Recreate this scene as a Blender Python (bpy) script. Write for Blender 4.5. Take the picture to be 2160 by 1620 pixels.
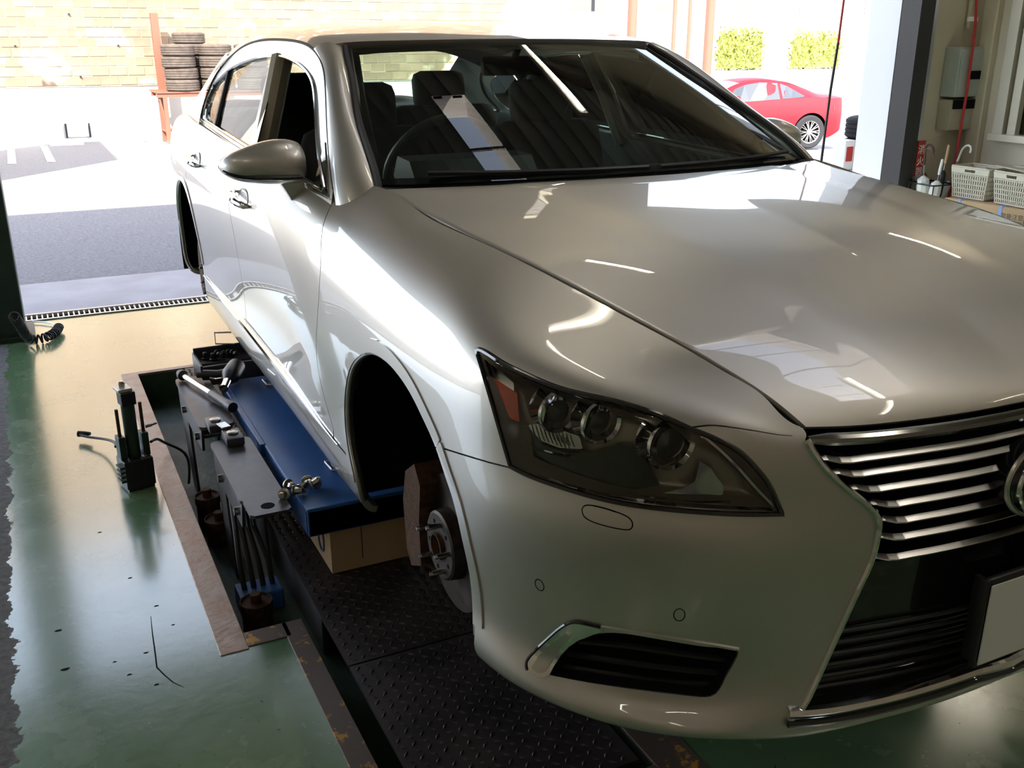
import bpy, bmesh, math, random
import numpy as np
from mathutils import Vector, Matrix, kdtree, geometry
from mathutils.bvhtree import BVHTree

random.seed(7)
for o in list(bpy.data.objects):
    bpy.data.objects.remove(o, do_unlink=True)
SC = bpy.context.scene
COL = SC.collection

# ------------------------------------------------------------------ camera
IMW, IMH, FPX = 2160.0, 1620.0, 2065.3
CAM = np.array([-1.5893, -1.0233, 1.5956])
YAW, PITCH, ROLL = math.radians(26.229), math.radians(19.585), math.radians(0.051)
def cam_axes():
    cy, sy, cp, sp = math.cos(YAW), math.sin(YAW), math.cos(PITCH), math.sin(PITCH)
    fwd = np.array([sy*cp, cy*cp, -sp]); right = np.array([cy, -sy, 0.0]); up = np.cross(right, fwd)
    cr, sr = math.cos(ROLL), math.sin(ROLL)
    return cr*right+sr*up, -sr*right+cr*up, fwd
RGT, UPV, FWD = cam_axes()
cd = bpy.data.cameras.new('camera'); cam = bpy.data.objects.new('camera', cd); COL.objects.link(cam)
cd.sensor_fit = 'HORIZONTAL'; cd.sensor_width = 36.0; cd.lens = 36.0*FPX/IMW; cd.clip_start = 0.05; cd.clip_end = 400
m = Matrix.Identity(4)
for i in range(3):
    m[i][0], m[i][1], m[i][2], m[i][3] = RGT[i], UPV[i], -FWD[i], CAM[i]
cam.matrix_world = m
SC.camera = cam

# ------------------------------------------------------------------ light and exposure
SC.view_settings.view_transform = 'Standard'; SC.view_settings.look = 'None'
SC.view_settings.exposure = 0.45; SC.view_settings.gamma = 1.0; SC.view_settings.use_curve_mapping = False
SUN_ELEV, SUN_AZ = math.radians(44), math.radians(35)     # sun behind the building, a little to its left
wd = bpy.data.worlds.new('world'); SC.world = wd; wd.use_nodes = True
nt = wd.node_tree; nt.nodes.clear()
sky = nt.nodes.new('ShaderNodeTexSky'); sky.sky_type = 'NISHITA'; sky.sun_disc = False
sky.sun_elevation = SUN_ELEV; sky.sun_rotation = math.radians(180)-SUN_AZ; sky.air_density = 1.0; sky.dust_density = 1.5; sky.ozone_density = 1.0
bg = nt.nodes.new('ShaderNodeBackground'); bg.inputs[1].default_value = 0.8
out = nt.nodes.new('ShaderNodeOutputWorld')
hs = nt.nodes.new('ShaderNodeHueSaturation'); hs.inputs['Saturation'].default_value = .55
nt.links.new(sky.outputs[0], hs.inputs['Color']); nt.links.new(hs.outputs[0], bg.inputs[0]); nt.links.new(bg.outputs[0], out.inputs[0])
sl = bpy.data.lights.new('sun', 'SUN'); sl.energy = 19.0; sl.angle = math.radians(0.6); sl.color = (1.0, 0.95, 0.86)
so = bpy.data.objects.new('sun', sl); COL.objects.link(so)
sdir = Vector((math.sin(SUN_AZ)*math.cos(SUN_ELEV), math.cos(SUN_AZ)*math.cos(SUN_ELEV), -math.sin(SUN_ELEV)))
so.rotation_euler = sdir.to_track_quat('-Z', 'Y').to_euler(); so.location = (0, -10, 20)

# ------------------------------------------------------------------ materials
def mat(name, col=(.5, .5, .5), rough=.5, metal=0.0, coat=0.0, coat_r=.03, spec=.5, emit=None, emit_s=0.0, alpha=1.0):
    m = bpy.data.materials.new(name); m.use_nodes = True
    b = m.node_tree.nodes['Principled BSDF']
    b.inputs['Base Color'].default_value = (*col, 1); b.inputs['Roughness'].default_value = rough
    b.inputs['Metallic'].default_value = metal; b.inputs['Coat Weight'].default_value = coat
    b.inputs['Coat Roughness'].default_value = coat_r; b.inputs['Specular IOR Level'].default_value = spec
    if emit:
        b.inputs['Emission Color'].default_value = (*emit, 1); b.inputs['Emission Strength'].default_value = emit_s
    return m
def nodes(m): return m.node_tree.nodes, m.node_tree.links, m.node_tree.nodes['Principled BSDF']
def noise_mat(name, c1, c2, scale=8, rough=(.4, .7), metal=0.0, detail=6, bump=0.0, ramp=(.35, .65), coat=0.0, coords='Object', bump_scale=None, bdist=.01):
    m = mat(name, c1, rough[0], metal, coat); N, L, b = nodes(m)
    tc = N.new('ShaderNodeTexCoord'); nz = N.new('ShaderNodeTexNoise'); nz.inputs['Scale'].default_value = scale; nz.inputs['Detail'].default_value = detail
    L.new(tc.outputs[coords], nz.inputs['Vector'])
    cr = N.new('ShaderNodeValToRGB'); cr.color_ramp.elements[0].position = ramp[0]; cr.color_ramp.elements[1].position = ramp[1]
    cr.color_ramp.elements[0].color = (*c1, 1); cr.color_ramp.elements[1].color = (*c2, 1)
    L.new(nz.outputs[0], cr.inputs[0]); L.new(cr.outputs[0], b.inputs['Base Color'])
    mr = N.new('ShaderNodeMapRange'); mr.inputs[3].default_value = rough[0]; mr.inputs[4].default_value = rough[1]
    L.new(nz.outputs[0], mr.inputs[0]); L.new(mr.outputs[0], b.inputs['Roughness'])
    if bump:
        n2 = N.new('ShaderNodeTexNoise'); n2.inputs['Scale'].default_value = bump_scale or scale*4; n2.inputs['Detail'].default_value = 5
        L.new(tc.outputs[coords], n2.inputs['Vector'])
        bp = N.new('ShaderNodeBump'); bp.inputs['Strength'].default_value = bump; bp.inputs['Distance'].default_value = bdist
        L.new(n2.outputs[0], bp.inputs['Height']); L.new(bp.outputs[0], b.inputs['Normal'])
    return m
def glass_mat(name, tint=(.9, .95, .93), ior=1.5, rough=0.0):
    m = bpy.data.materials.new(name); m.use_nodes = True; N, L = m.node_tree.nodes, m.node_tree.links; N.clear()
    o = N.new('ShaderNodeOutputMaterial'); t = N.new('ShaderNodeBsdfTransparent'); g = N.new('ShaderNodeBsdfGlossy')
    t.inputs[0].default_value = (*tint, 1); g.inputs['Roughness'].default_value = rough
    f = N.new('ShaderNodeFresnel'); f.inputs[0].default_value = ior; x = N.new('ShaderNodeMixShader')
    L.new(f.outputs[0], x.inputs[0]); L.new(t.outputs[0], x.inputs[1]); L.new(g.outputs[0], x.inputs[2]); L.new(x.outputs[0], o.inputs[0])
    return m

M = {}
M['paint'] = mat('car_paint', (.60, .575, .535), .44, .85, coat=1.0, coat_r=.012)
M['chrome'] = mat('chrome', (.86, .86, .88), .06, 1.0)
M['dark_chrome'] = mat('dark_chrome', (.30, .31, .31), .08, 1.0)
M['satin'] = mat('satin_metal', (.62, .60, .57), .28, 1.0)
M['gloss_black'] = mat('gloss_black', (.012, .012, .014), .06, 0, coat=.6)
M['black'] = mat('black_plastic', (.014, .014, .016), .42)
M['matte'] = mat('matte_black', (.008, .008, .010), .9, spec=.1)
M['rubber'] = mat('rubber', (.022, .022, .024), .62)
M['interior'] = mat('interior_fabric', (.016, .017, .020), .7)
M['interior2'] = mat('interior_plastic', (.03, .032, .035), .5)
M['beige'] = mat('pillar_trim', (.42, .37, .28), .7)
M['windscreen'] = glass_mat('windscreen_glass', (.62, .74, .68), 1.55)
M['sideglass'] = glass_mat('side_glass', (.74, .80, .77), 1.5)
M['lampglass'] = glass_mat('lamp_glass', (.97, .975, .98), 1.45)
M['amber'] = mat('amber_reflector', (.85, .11, .012), .25, coat=.5)
M['lens'] = mat('projector_glass', (.05, .055, .05), .03, 0, coat=1.0)
M['reflector'] = mat('lamp_reflector', (.55, .55, .54), .10, 1.0)
M['smoke'] = mat('lamp_bezel', (.34, .30, .245), .30, .45)
M['disc'] = noise_mat('brake_disc', (.045, .034, .030), (.085, .066, .058), 30, (.45, .6), .7)
M['rust'] = noise_mat('rusty_iron', (.05, .024, .012), (.13, .06, .03), 40, (.6, .85), .35, bump=.3)
M['steel'] = mat('steel', (.5, .49, .47), .25, 1.0)
M['plate_white'] = mat('number_plate', (.86, .86, .85), .35)

# ------------------------------------------------------------------ mesh helpers
def link(name, verts, faces, material, parent=None, smooth=False, loc=(0, 0, 0), rot=None, normals=None, sharp=None):
    me = bpy.data.meshes.new(name); me.from_pydata([tuple(map(float, v)) for v in verts], [], [tuple(map(int, f)) for f in faces])
    if material is not None:
        for mm in (material if isinstance(material, (list, tuple)) else [material]): me.materials.append(mm)
    if smooth: me.polygons.foreach_set('use_smooth', [True]*len(me.polygons))
    if sharp is not None and smooth: me.set_sharp_from_angle(angle=math.radians(sharp))
    me.update()
    if normals is not None: me.normals_split_custom_set_from_vertices([tuple(map(float, n)) for n in normals])
    ob = bpy.data.objects.new(name, me); COL.objects.link(ob); ob.location = loc
    if rot: ob.rotation_euler = rot
    if parent: ob.parent = parent
    return ob
def empty(name, label, cat, loc=(0, 0, 0), rotz=0.0, group=None):
    e = bpy.data.objects.new(name, None); COL.objects.link(e); e.location = loc; e.rotation_euler = (0, 0, rotz); e.empty_display_size = .1
    return tag(e, label, cat, group)
def tag(o, label, cat, group=None):
    o['label'] = label; o['category'] = cat
    if group: o['group'] = group
    return o
def struct(o):
    o['kind'] = 'structure'; return o

class MB:
    """collects shapes and links them as one mesh"""
    def __init__(s): s.v = []; s.f = []; s.mi = []
    def add(s, vs, fs, mi=0):
        k = len(s.v); s.v += [tuple(v) for v in vs]; s.f += [tuple(i+k for i in f) for f in fs]; s.mi += [mi]*len(fs); return s
    def box(s, c, d, rz=0.0, bevel=0.0, mi=0, rot=None):
        hx, hy, hz = d[0]/2, d[1]/2, d[2]/2
        if bevel <= 0:
            vs = [(x*hx, y*hy, z*hz) for x in (-1, 1) for y in (-1, 1) for z in (-1, 1)]
            fs = [(0, 1, 3, 2), (4, 6, 7, 5), (0, 4, 5, 1), (2, 3, 7, 6), (0, 2, 6, 4), (1, 5, 7, 3)]
        else:
            bm = bmesh.new(); bmesh.ops.create_cube(bm, size=1.0)
            for v in bm.verts: v.co = Vector((v.co.x*d[0], v.co.y*d[1], v.co.z*d[2]))
            bmesh.ops.bevel(bm, geom=bm.edges[:], offset=bevel, segments=2, affect='EDGES', profile=.5)
            bm.verts.index_update(); vs = [tuple(v.co) for v in bm.verts]; fs = [tuple(v.index for v in f.verts) for f in bm.faces]; bm.free()
        R = rot.to_matrix() if rot is not None else Matrix.Rotation(rz, 3, 'Z')
        return s.add([tuple(R @ Vector(v)+Vector(c)) for v in vs], fs, mi)
    def tube(s, pts, r, n=8, cap=True, mi=0, closed=False, flat=None):
        P = [Vector(p) for p in pts]; k = len(P); rr = r if isinstance(r, (list, tuple)) else [r]*k
        rings = []; prev = None
        for i in range(k):
            a = P[(i-1) % k] if (closed or i > 0) else P[i]; b = P[(i+1) % k] if (closed or i < k-1) else P[i]
            t = (b-a).normalized()
            if prev is None:
                x = t.orthogonal().normalized() if flat is None else (Vector(flat)-t*t.dot(Vector(flat))).normalized()
            else: x = (prev-t*t.dot(prev)).normalized()
            prev = x; y = t.cross(x)
            rings.append([tuple(P[i]+x*(math.cos(2*math.pi*j/n)*rr[i])+y*(math.sin(2*math.pi*j/n)*rr[i])) for j in range(n)])
        vs = [v for q in rings for v in q]; fs = []
        for i in range(k if closed else k-1):
            for j in range(n):
                a, b = i*n+j, i*n+(j+1) % n; c, d = ((i+1) % k)*n+(j+1) % n, ((i+1) % k)*n+j
                fs.append((a, b, c, d))
        if cap and not closed: fs.append(tuple(range(n-1, -1, -1))); fs.append(tuple((k-1)*n+j for j in range(n)))
        return s.add(vs, fs, mi)
    def cyl(s, a, b, r, n=16, r2=None, mi=0): return s.tube([a, b], [r, r if r2 is None else r2], n, mi=mi)
    def lathe(s, prof, c=(0, 0, 0), axis='Z', n=24, mi=0, capped=True):
        vs = []; fs = []
        for (r, h) in prof:
            for j in range(n):
                x, y = r*math.cos(2*math.pi*j/n), r*math.sin(2*math.pi*j/n)
                v = {'Z': (x, y, h), 'X': (h, x, y), 'Y': (y, h, x)}[axis]
                vs.append((v[0]+c[0], v[1]+c[1], v[2]+c[2]))
        for i in range(len(prof)-1):
            for j in range(n): fs.append((i*n+j, i*n+(j+1) % n, (i+1)*n+(j+1) % n, (i+1)*n+j))
        if capped:
            if prof[0][0] > 1e-6: fs.append(tuple(range(n-1, -1, -1)))
            if prof[-1][0] > 1e-6: fs.append(tuple((len(prof)-1)*n+j for j in range(n)))
        return s.add(vs, fs, mi)
    def prism(s, poly, z0, z1, mi=0, map=None):
        """poly: list of 2D points (ccw), extruded from z0 to z1"""
        n = len(poly); f = map or (lambda x, y, z: (x, y, z))
        vs = [f(x, y, z0) for x, y in poly]+[f(x, y, z1) for x, y in poly]
        fs = [tuple(range(n-1, -1, -1)), tuple(range(n, 2*n))]+[(i, (i+1) % n, n+(i+1) % n, n+i) for i in range(n)]
        return s.add(vs, fs, mi)
    def grid(s, P, mi=0, flip=False):
        """P: rows x cols of points"""
        r, c = len(P), len(P[0]); vs = [tuple(q) for row in P for q in row]; fs = []
        for i in range(r-1):
            for j in range(c-1):
                q = (i*c+j, i*c+j+1, (i+1)*c+j+1, (i+1)*c+j); fs.append(q[::-1] if flip else q)
        return s.add(vs, fs, mi)
    def build(s, name, material, parent=None, smooth=False, loc=(0, 0, 0), rot=None, sharp=35):
        ob = link(name, s.v, s.f, material, parent, smooth, loc, rot, sharp=sharp if smooth else None)
        if isinstance(material, (list, tuple)): ob.data.polygons.foreach_set('material_index', s.mi)
        return ob
def rrect(w, h, r, n=5, cx=0, cy=0):
    pts = []
    for (sx, sy, a0) in ((1, 1, 0), (-1, 1, 90), (-1, -1, 180), (1, -1, 270)):
        for k in range(n+1):
            a = math.radians(a0+90*k/n); pts.append((cx+sx*(w/2-r)+r*math.cos(a), cy+sy*(h/2-r)+r*math.sin(a)))
    return pts
def copy_tree(o, parent=None):
    c = o.copy(); COL.objects.link(c); c.parent = parent
    for ch in list(o.children): copy_tree(ch, c)
    return c
# splines ------------------------------------------------------------------
def nat_basis(t, q):
    """cardinal natural cubic spline basis: rows = queries, cols = knots"""
    t = np.asarray(t, float); n = len(t); h = np.diff(t); A = np.zeros((n, n)); B = np.zeros((n, n)); A[0, 0] = A[-1, -1] = 1
    for i in range(1, n-1):
        A[i, i-1], A[i, i], A[i, i+1] = h[i-1], 2*(h[i-1]+h[i]), h[i]
        B[i, i-1] += 6/h[i-1]; B[i, i] -= 6/h[i-1]+6/h[i]; B[i, i+1] += 6/h[i]
    Mx = np.linalg.solve(A, B); q = np.clip(np.asarray(q, float), t[0], t[-1])
    i = np.clip(np.searchsorted(t, q, side='right')-1, 0, n-2); hh = h[i]; a = (t[i+1]-q)/hh; b = (q-t[i])/hh
    E = np.eye(n)
    return a[:, None]*E[i]+b[:, None]*E[i+1]+((a**3-a)[:, None]*Mx[i]+(b**3-b)[:, None]*Mx[i+1])*(hh**2)[:, None]/6
def spline(P, n, closed=False):
    P = np.asarray(P, float)
    if closed:
        P = np.vstack([P[-3:], P, P[:4]])
    t = np.r_[0, np.cumsum(np.linalg.norm(np.diff(P, axis=0), axis=1)**.75+1e-9)]
    if closed: q = np.linspace(t[3], t[-4], n, endpoint=False)
    else: q = np.linspace(t[0], t[-1], n)
    return nat_basis(t, q) @ P
def resample(P, step, closed=False):
    P = np.asarray(P, float)
    if closed: P = np.vstack([P, P[:1]])
    d = np.r_[0, np.cumsum(np.linalg.norm(np.diff(P, axis=0), axis=1))]; n = max(2, int(round(d[-1]/step))+1)
    q = np.linspace(0, d[-1], n); R = np.stack([np.interp(q, d, P[:, k]) for k in range(P.shape[1])], 1)
    return R[:-1] if closed else R
def pchip(x, y, q):
    x = np.asarray(x, float); y = np.asarray(y, float); q = np.asarray(q, float); h = np.diff(x); d = np.diff(y)/h; m = np.zeros(len(x))
    for i in range(1, len(x)-1):
        if d[i-1]*d[i] > 0:
            w1, w2 = 2*h[i]+h[i-1], h[i]+2*h[i-1]; m[i] = (w1+w2)/(w1/d[i-1]+w2/d[i])
    m[0], m[-1] = d[0], d[-1]
    i = np.clip(np.searchsorted(x, q, side='right')-1, 0, len(x)-2); t = (q-x[i])/h[i]
    return (2*t**3-3*t**2+1)*y[i]+(t**3-2*t**2+t)*h[i]*m[i]+(-2*t**3+3*t**2)*y[i+1]+(t**3-t**2)*h[i]*m[i+1]
def ray_dir(u, v): return RGT*((u-IMW/2)/FPX)-UPV*((v-IMH/2)/FPX)+FWD
def on_plane(u, v, ax, val):
    d = ray_dir(u, v); return CAM+d*((val-CAM[ax])/d[ax])
# ================================================================== THE SHOP AND THE YARD
DOOR_Y, XL, XR, YB, CEIL = 5.30, -8.0, 6.0, -6.5, 4.6
# ---- green epoxy floor, worn, with a rough patched strip on its left
def floor_material():
    m = mat('green_floor', (.1, .3, .15), .2, coat=1.0, coat_r=.15); N, L, b = nodes(m); b.inputs['Coat IOR'].default_value = 1.9
    tc = N.new('ShaderNodeTexCoord')
    def nz(scale, detail=5, rough=.55, vec=None):
        n = N.new('ShaderNodeTexNoise'); n.inputs['Scale'].default_value = scale; n.inputs['Detail'].default_value = detail; n.inputs['Roughness'].default_value = rough
        L.new(vec or tc.outputs['Object'], n.inputs['Vector']); return n
    def ramp(src, a, b_, c0, c1):
        r = N.new('ShaderNodeValToRGB'); e = r.color_ramp.elements; e[0].position, e[1].position = a, b_; e[0].color = (*c0, 1); e[1].color = (*c1, 1); L.new(src, r.inputs[0]); return r
    def mix(f, a, b_):
        x = N.new('ShaderNodeMix'); x.data_type = 'RGBA'; L.new(f, x.inputs[0]); L.new(a, x.inputs[6]); L.new(b_, x.inputs[7]); return x.outputs[2]
    n1 = nz(.9, 6); base = ramp(n1.outputs[0], .35, .7, (.090, .185, .085), (.135, .245, .12))
    n2 = nz(5.0, 8, .65); wear = ramp(n2.outputs[0], .58, .72, (0, 0, 0), (.55, .55, .55)); wc_ = N.new('ShaderNodeRGB'); wc_.outputs[0].default_value = (.27, .33, .22, 1)
    c = mix(wear.outputs[0], base.outputs[0], wc_.outputs[0])
    n3 = nz(55, 3); pits = ramp(n3.outputs[0], .70, .74, (0, 0, 0), (1, 1, 1)); dk = N.new('ShaderNodeRGB'); dk.outputs[0].default_value = (.035, .05, .03, 1); c = mix(pits.outputs[0], c, dk.outputs[0])
    # ragged edge of the paint along x = -1.81
    sp = N.new('ShaderNodeSeparateXYZ'); L.new(tc.outputs['Object'], sp.inputs[0]); n4 = nz(6, 6, .7); ad = N.new('ShaderNodeMath'); ad.operation = 'MULTIPLY_ADD'; ad.inputs[1].default_value = .14
    L.new(n4.outputs[0], ad.inputs[0]); L.new(sp.outputs[0], ad.inputs[2]); lt = N.new('ShaderNodeMath'); lt.operation = 'LESS_THAN'; lt.inputs[1].default_value = -1.738; L.new(ad.outputs[0], lt.inputs[0]); lt0 = lt; g2 = N.new('ShaderNodeMath'); g2.operation = 'GREATER_THAN'; g2.inputs[1].default_value = -2.35; L.new(ad.outputs[0], g2.inputs[0]); lt = N.new('ShaderNodeMath'); lt.operation = 'MULTIPLY'; L.new(lt0.outputs[0], lt.inputs[0]); L.new(g2.outputs[0], lt.inputs[1])
    n5 = nz(40, 6, .7); con = ramp(n5.outputs[0], .3, .7, (.05, .05, .05), (.16, .16, .16)); c = mix(lt.outputs[0], c, con.outputs[0]); L.new(c, b.inputs['Base Color'])
    rg = N.new('ShaderNodeMapRange'); rg.inputs[1].default_value = .3; rg.inputs[2].default_value = .75; rg.inputs[3].default_value = .17; rg.inputs[4].default_value = .34; L.new(n2.outputs[0], rg.inputs[0])
    mx = N.new('ShaderNodeMath'); mx.operation = 'MAXIMUM'; sc_ = N.new('ShaderNodeMath'); sc_.operation = 'MULTIPLY'; sc_.inputs[1].default_value = .9; L.new(lt.outputs[0], sc_.inputs[0]); L.new(sc_.outputs[0], mx.inputs[0]); L.new(rg.outputs[0], mx.inputs[1]); L.new(mx.outputs[0], b.inputs['Roughness'])
    cw = N.new('ShaderNodeMath'); cw.operation = 'MULTIPLY_ADD'; cw.inputs[1].default_value = -1.0; cw.inputs[2].default_value = 1.0; L.new(lt.outputs[0], cw.inputs[0]); L.new(cw.outputs[0], b.inputs['Coat Weight'])
    bp = N.new('ShaderNodeBump'); bp.inputs['Strength'].default_value = .25; bp.inputs['Distance'].default_value = .004; n6 = nz(24, 6, .6); L.new(n6.outputs[0], bp.inputs['Height']); L.new(bp.outputs[0], b.inputs['Normal'])
    return m
M['floor'] = floor_material()
M['concrete'] = noise_mat('apron_concrete', (.30, .28, .30), (.38, .36, .38), 3, (.6, .8), bump=.25, bump_scale=60, bdist=.003)
M['asphalt'] = noise_mat('asphalt', (.115, .112, .122), (.20, .195, .205), 45, (.75, .95), detail=8, bump=.6, bump_scale=120, bdist=.006)
M['wall_cream'] = noise_mat('cream_wall', (.56, .51, .40), (.62, .57, .46), 2, (.55, .7))
M['back_wall'] = noise_mat('back_wall_board', (.30, .25, .19), (.38, .32, .24), 2, (.6, .8))
M['white_wall'] = mat('white_wall', (.80, .81, .83), .6)
M['ceiling'] = noise_mat('ceiling_deck', (.34, .31, .28), (.42, .38, .34), 3, (.6, .8))
M['beam'] = mat('steel_beam', (.16, .13, .12), .6)
M['post'] = noise_mat('green_post_paint', (.012, .026, .018), (.02, .04, .028), 8, (.35, .55))
M['frame_dark'] = mat('dark_door_frame', (.028, .026, .027), .55)
M['alu'] = mat('aluminium', (.55, .55, .56), .35, .9)
M['galv'] = noise_mat('galvanised', (.62, .58, .52), (.72, .68, .62), 20, (.35, .5), .6)
def yellow_edge():
    m = mat('worn_edge_steel', (.10, .075, .06), .55, .5); N, L, b = nodes(m); tc = N.new('ShaderNodeTexCoord')
    n = N.new('ShaderNodeTexNoise'); n.inputs['Scale'].default_value = 16; n.inputs['Detail'].default_value = 8; n.inputs['Roughness'].default_value = .7; L.new(tc.outputs['Object'], n.inputs['Vector'])
    r = N.new('ShaderNodeValToRGB'); e = r.color_ramp.elements; e[0].position, e[1].position = .56, .60; e[0].color = (.13, .10, .085, 1); e[1].color = (.50, .25, .03, 1); L.new(n.outputs[0], r.inputs[0]); L.new(r.outputs[0], b.inputs['Base Color'])
    r2 = N.new('ShaderNodeValToRGB'); e = r2.color_ramp.elements; e[0].position, e[1].position = .56, .60; e[0].color = (.55, .55, .55, 1); e[1].color = (0, 0, 0, 1); L.new(n.outputs[0], r2.inputs[0]); L.new(r2.outputs[0], b.inputs['Metallic'])
    return m
M['edge'] = yellow_edge()
M['edge_rust'] = noise_mat('pit_edge_steel', (.30, .20, .15), (.42, .35, .30), 14, (.35, .6), .55, bump=.2)

def tiles(xs, ys, skip, z=0.0):
    b = MB()
    for i in range(len(xs)-1):
        for j in range(len(ys)-1):
            cx, cy = (xs[i]+xs[i+1])/2, (ys[j]+ys[j+1])/2
            if any(x0 < cx < x1 and y0 < cy < y1 for x0, x1, y0, y1 in skip): continue
            b.add([(xs[i], ys[j], z), (xs[i+1], ys[j], z), (xs[i+1], ys[j+1], z), (xs[i], ys[j+1], z)], [(0, 1, 2, 3)])
    return b
PIT = [(-1.225, -.47, 1.44, 3.95), (-1.06, -.47, .48, 1.44), (.47, 1.225, 1.44, 3.95), (.47, 1.06, .48, 1.44)]
floor = struct(tiles([XL, -1.81, -1.225, -1.06, -.47, .47, 1.06, 1.225, XR], [YB, .48, 1.44, 3.95, 5.225], PIT).build('floor', M['floor']))
PZ = -.16
b = MB()
for x0, x1, y0, y1 in PIT:
    b.add([(x0, y0, PZ), (x1, y0, PZ), (x1, y1, PZ), (x0, y1, PZ)], [(0, 1, 2, 3)])
for s in (-1, 1):
    loop = [(-1.225, 1.44), (-1.225, 3.95), (-.47, 3.95), (-.47, .48), (-1.06, .48), (-1.06, 1.44)]
    for k in range(6):
        (xa, ya), (xb, yb) = loop[k], loop[(k+1) % 6]; b.add([(s*xa, ya, PZ), (s*xb, yb, PZ), (s*xb, yb, 0), (s*xa, ya, 0)], [(0, 1, 2, 3)])
M['pit'] = noise_mat('pit_paint', (.03, .07, .04), (.07, .11, .075), 9, (.45, .7), bump=.3)
b.build('pit', M['pit'], floor)
# steel edging round the pits
for s in (-1, 1):
    for nm, (x0, x1, y0, y1) in (('edge_rust', (-1.30, -1.222, 1.36, 3.98)), ('edge_rust', (-1.222, -.47, 3.945, 3.985)), ('edge', (-1.222, -1.10, 1.37, 1.443)), ('edge', (-1.115, -1.055, .40, 1.443)), ('edge', (-1.055, -.475, .40, .485)), ('edge', (-.475, -.37, .40, 3.98))):
        MB().box((s*(x0+x1)/2, (y0+y1)/2, -.003), (x1-x0, y1-y0, .012), bevel=.002).build('pit_edge', M[nm], floor)
# crack and chips in the floor paint
P = [on_plane(u, v, 2, 0.0) for u, v in ((318, 1300), (322, 1340), (327, 1375), (331, 1408), (348, 1425), (366, 1440), (388, 1450))]
b = MB(); n = len(P); w = [.0008, .0016, .002, .002, .0016, .0014, .0004]
vs = [(p[0]-w[i], p[1], .0006) for i, p in enumerate(P)]+[(p[0]+w[i], p[1], .0006) for i, p in enumerate(P)]
b.add(vs, [(i, n+i, n+i+1, i+1) for i in range(n-1)]); b.build('floor_crack', M['matte'], floor)
b = MB()
for (u, v, r) in ((124, 1330, .006), (138, 1412, .007), (331, 1444, .004), (210, 1123, .004), (275, 1219, .004), (273, 1423, .004), (365, 1318, .003), (308, 1377, .004), (330, 1278, .004), (242, 1396, .003)):
    c = on_plane(u, v, 2, 0.0); k = [(c[0]+r*(1+.4*math.sin(3*t+u))*math.cos(t)*1.5, c[1]+r*math.sin(t)*(1+.3*math.cos(2*t)), .0007) for t in np.linspace(0, 2*math.pi, 10, endpoint=False)]
    b.add(k, [tuple(range(10))])
b.build('floor_chips', M['matte'], floor)
# ---- drain channel across the door
b = MB(); b.add([(XL, 5.225, -.09), (XR, 5.225, -.09), (XR, 5.41, -.09), (XL, 5.41, -.09), (XL, 5.225, -.0), (XR, 5.225, 0), (XL, 5.41, 0), (XR, 5.41, 0)], [(0, 1, 2, 3), (0, 4, 5, 1), (3, 2, 7, 6)])
b.build('drain_channel', M['matte'], floor)
grate = empty('drain_grate', 'galvanised steel grating laid over the drain channel along the doorway', 'drain', (-1.3, 5.32, 0))
for y in (5.245, 5.385):
    MB().box((2.2, y-5.32, -.004), (8.8, .022, .022)).build('rail', M['galv'], grate)
bar = None; k = 0; pitch = .0292
for i in range(75):
    x = -2.05+i*pitch
    if bar is None: bar = MB().box((0, 0, -.006), (.008, .125, .016)).build('bar', M['galv'], grate); bar.location = (x+1.3, 0, 0)
    else:
        c = bar.copy(); COL.objects.link(c); c.location = (x+1.3, 0, 0)
b = MB()
for i in range(75, 290): b.box((-2.05+i*pitch+1.3, 0, -.006), (.008, .125, .016))
o = b.build('bar', M['galv'], grate); o['kind'] = 'stuff'
# ---- concrete apron and sloping asphalt yard
struct(MB().box(((XL+XR)/2+1, (5.41+6.26)/2, -.06), (XR-XL+8, 6.26-5.41, .12)).build('apron', M['concrete']))
def gz(y, x=0.0): return float(np.interp(y, [6.26, 24, 40, 120], [-.006, -.50, -.75, -1.05]))-float(np.interp(x, [4, 14, 40, 120], [0, .33, .33, .33]))*min(1, max(0, (y-6.26)/6))
ys = [6.26, 8, 10, 12.26, 14, 16, 20, 24, 32, 40, 60, 90, 120]
b = MB(); b.grid([[(x, y, gz(y, x)) for x in (-90, -40, -12, 0, 4, 6.5, 9, 11.5, 14, 25, 40, 120)] for y in ys]); yard = struct(b.build('yard', M['asphalt']))
# ---- building shell
def wallbox(name, c, d, m_='wall_cream'): return struct(MB().box(c, d).build(name, M[m_]))
HZ = 3.3
wallbox('wall_front', (-1.0, DOOR_Y+.12, (HZ+5.2)/2), (14.0, .24, 5.2-HZ))
M['shutter'] = noise_mat('shutter_steel', (.34, .33, .32), (.40, .39, .37), 4, (.45, .6), .3)
shut = struct(bpy.data.objects.new('door_1', None)); COL.objects.link(shut); shut.location = (0, DOOR_Y+.02, 0)
for k in range(10): MB().box((-2.6, 0, 2.58+.0375+k*.075), (10.8, .018, .071), bevel=.004).build('shutter_slat', M['shutter'], shut)
MB().box((-2.6, 0, 2.56), (10.8, .04, .05), bevel=.005).build('bottom_rail', M['alu'], shut)
for nm, x0, x1 in (('wall_front_right', 5.36, 6.0),):
    wallbox(nm, ((x0+x1)/2, DOOR_Y+.12, HZ/2), (x1-x0, .24, HZ))
wallbox('wall_left', (XL-.1, -.6, 2.6), (.2, 12.0, 5.2))
wallbox('wall_back', (-1.0, YB-.1, 2.6), (14.2, .2, 5.2), 'back_wall')
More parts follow.
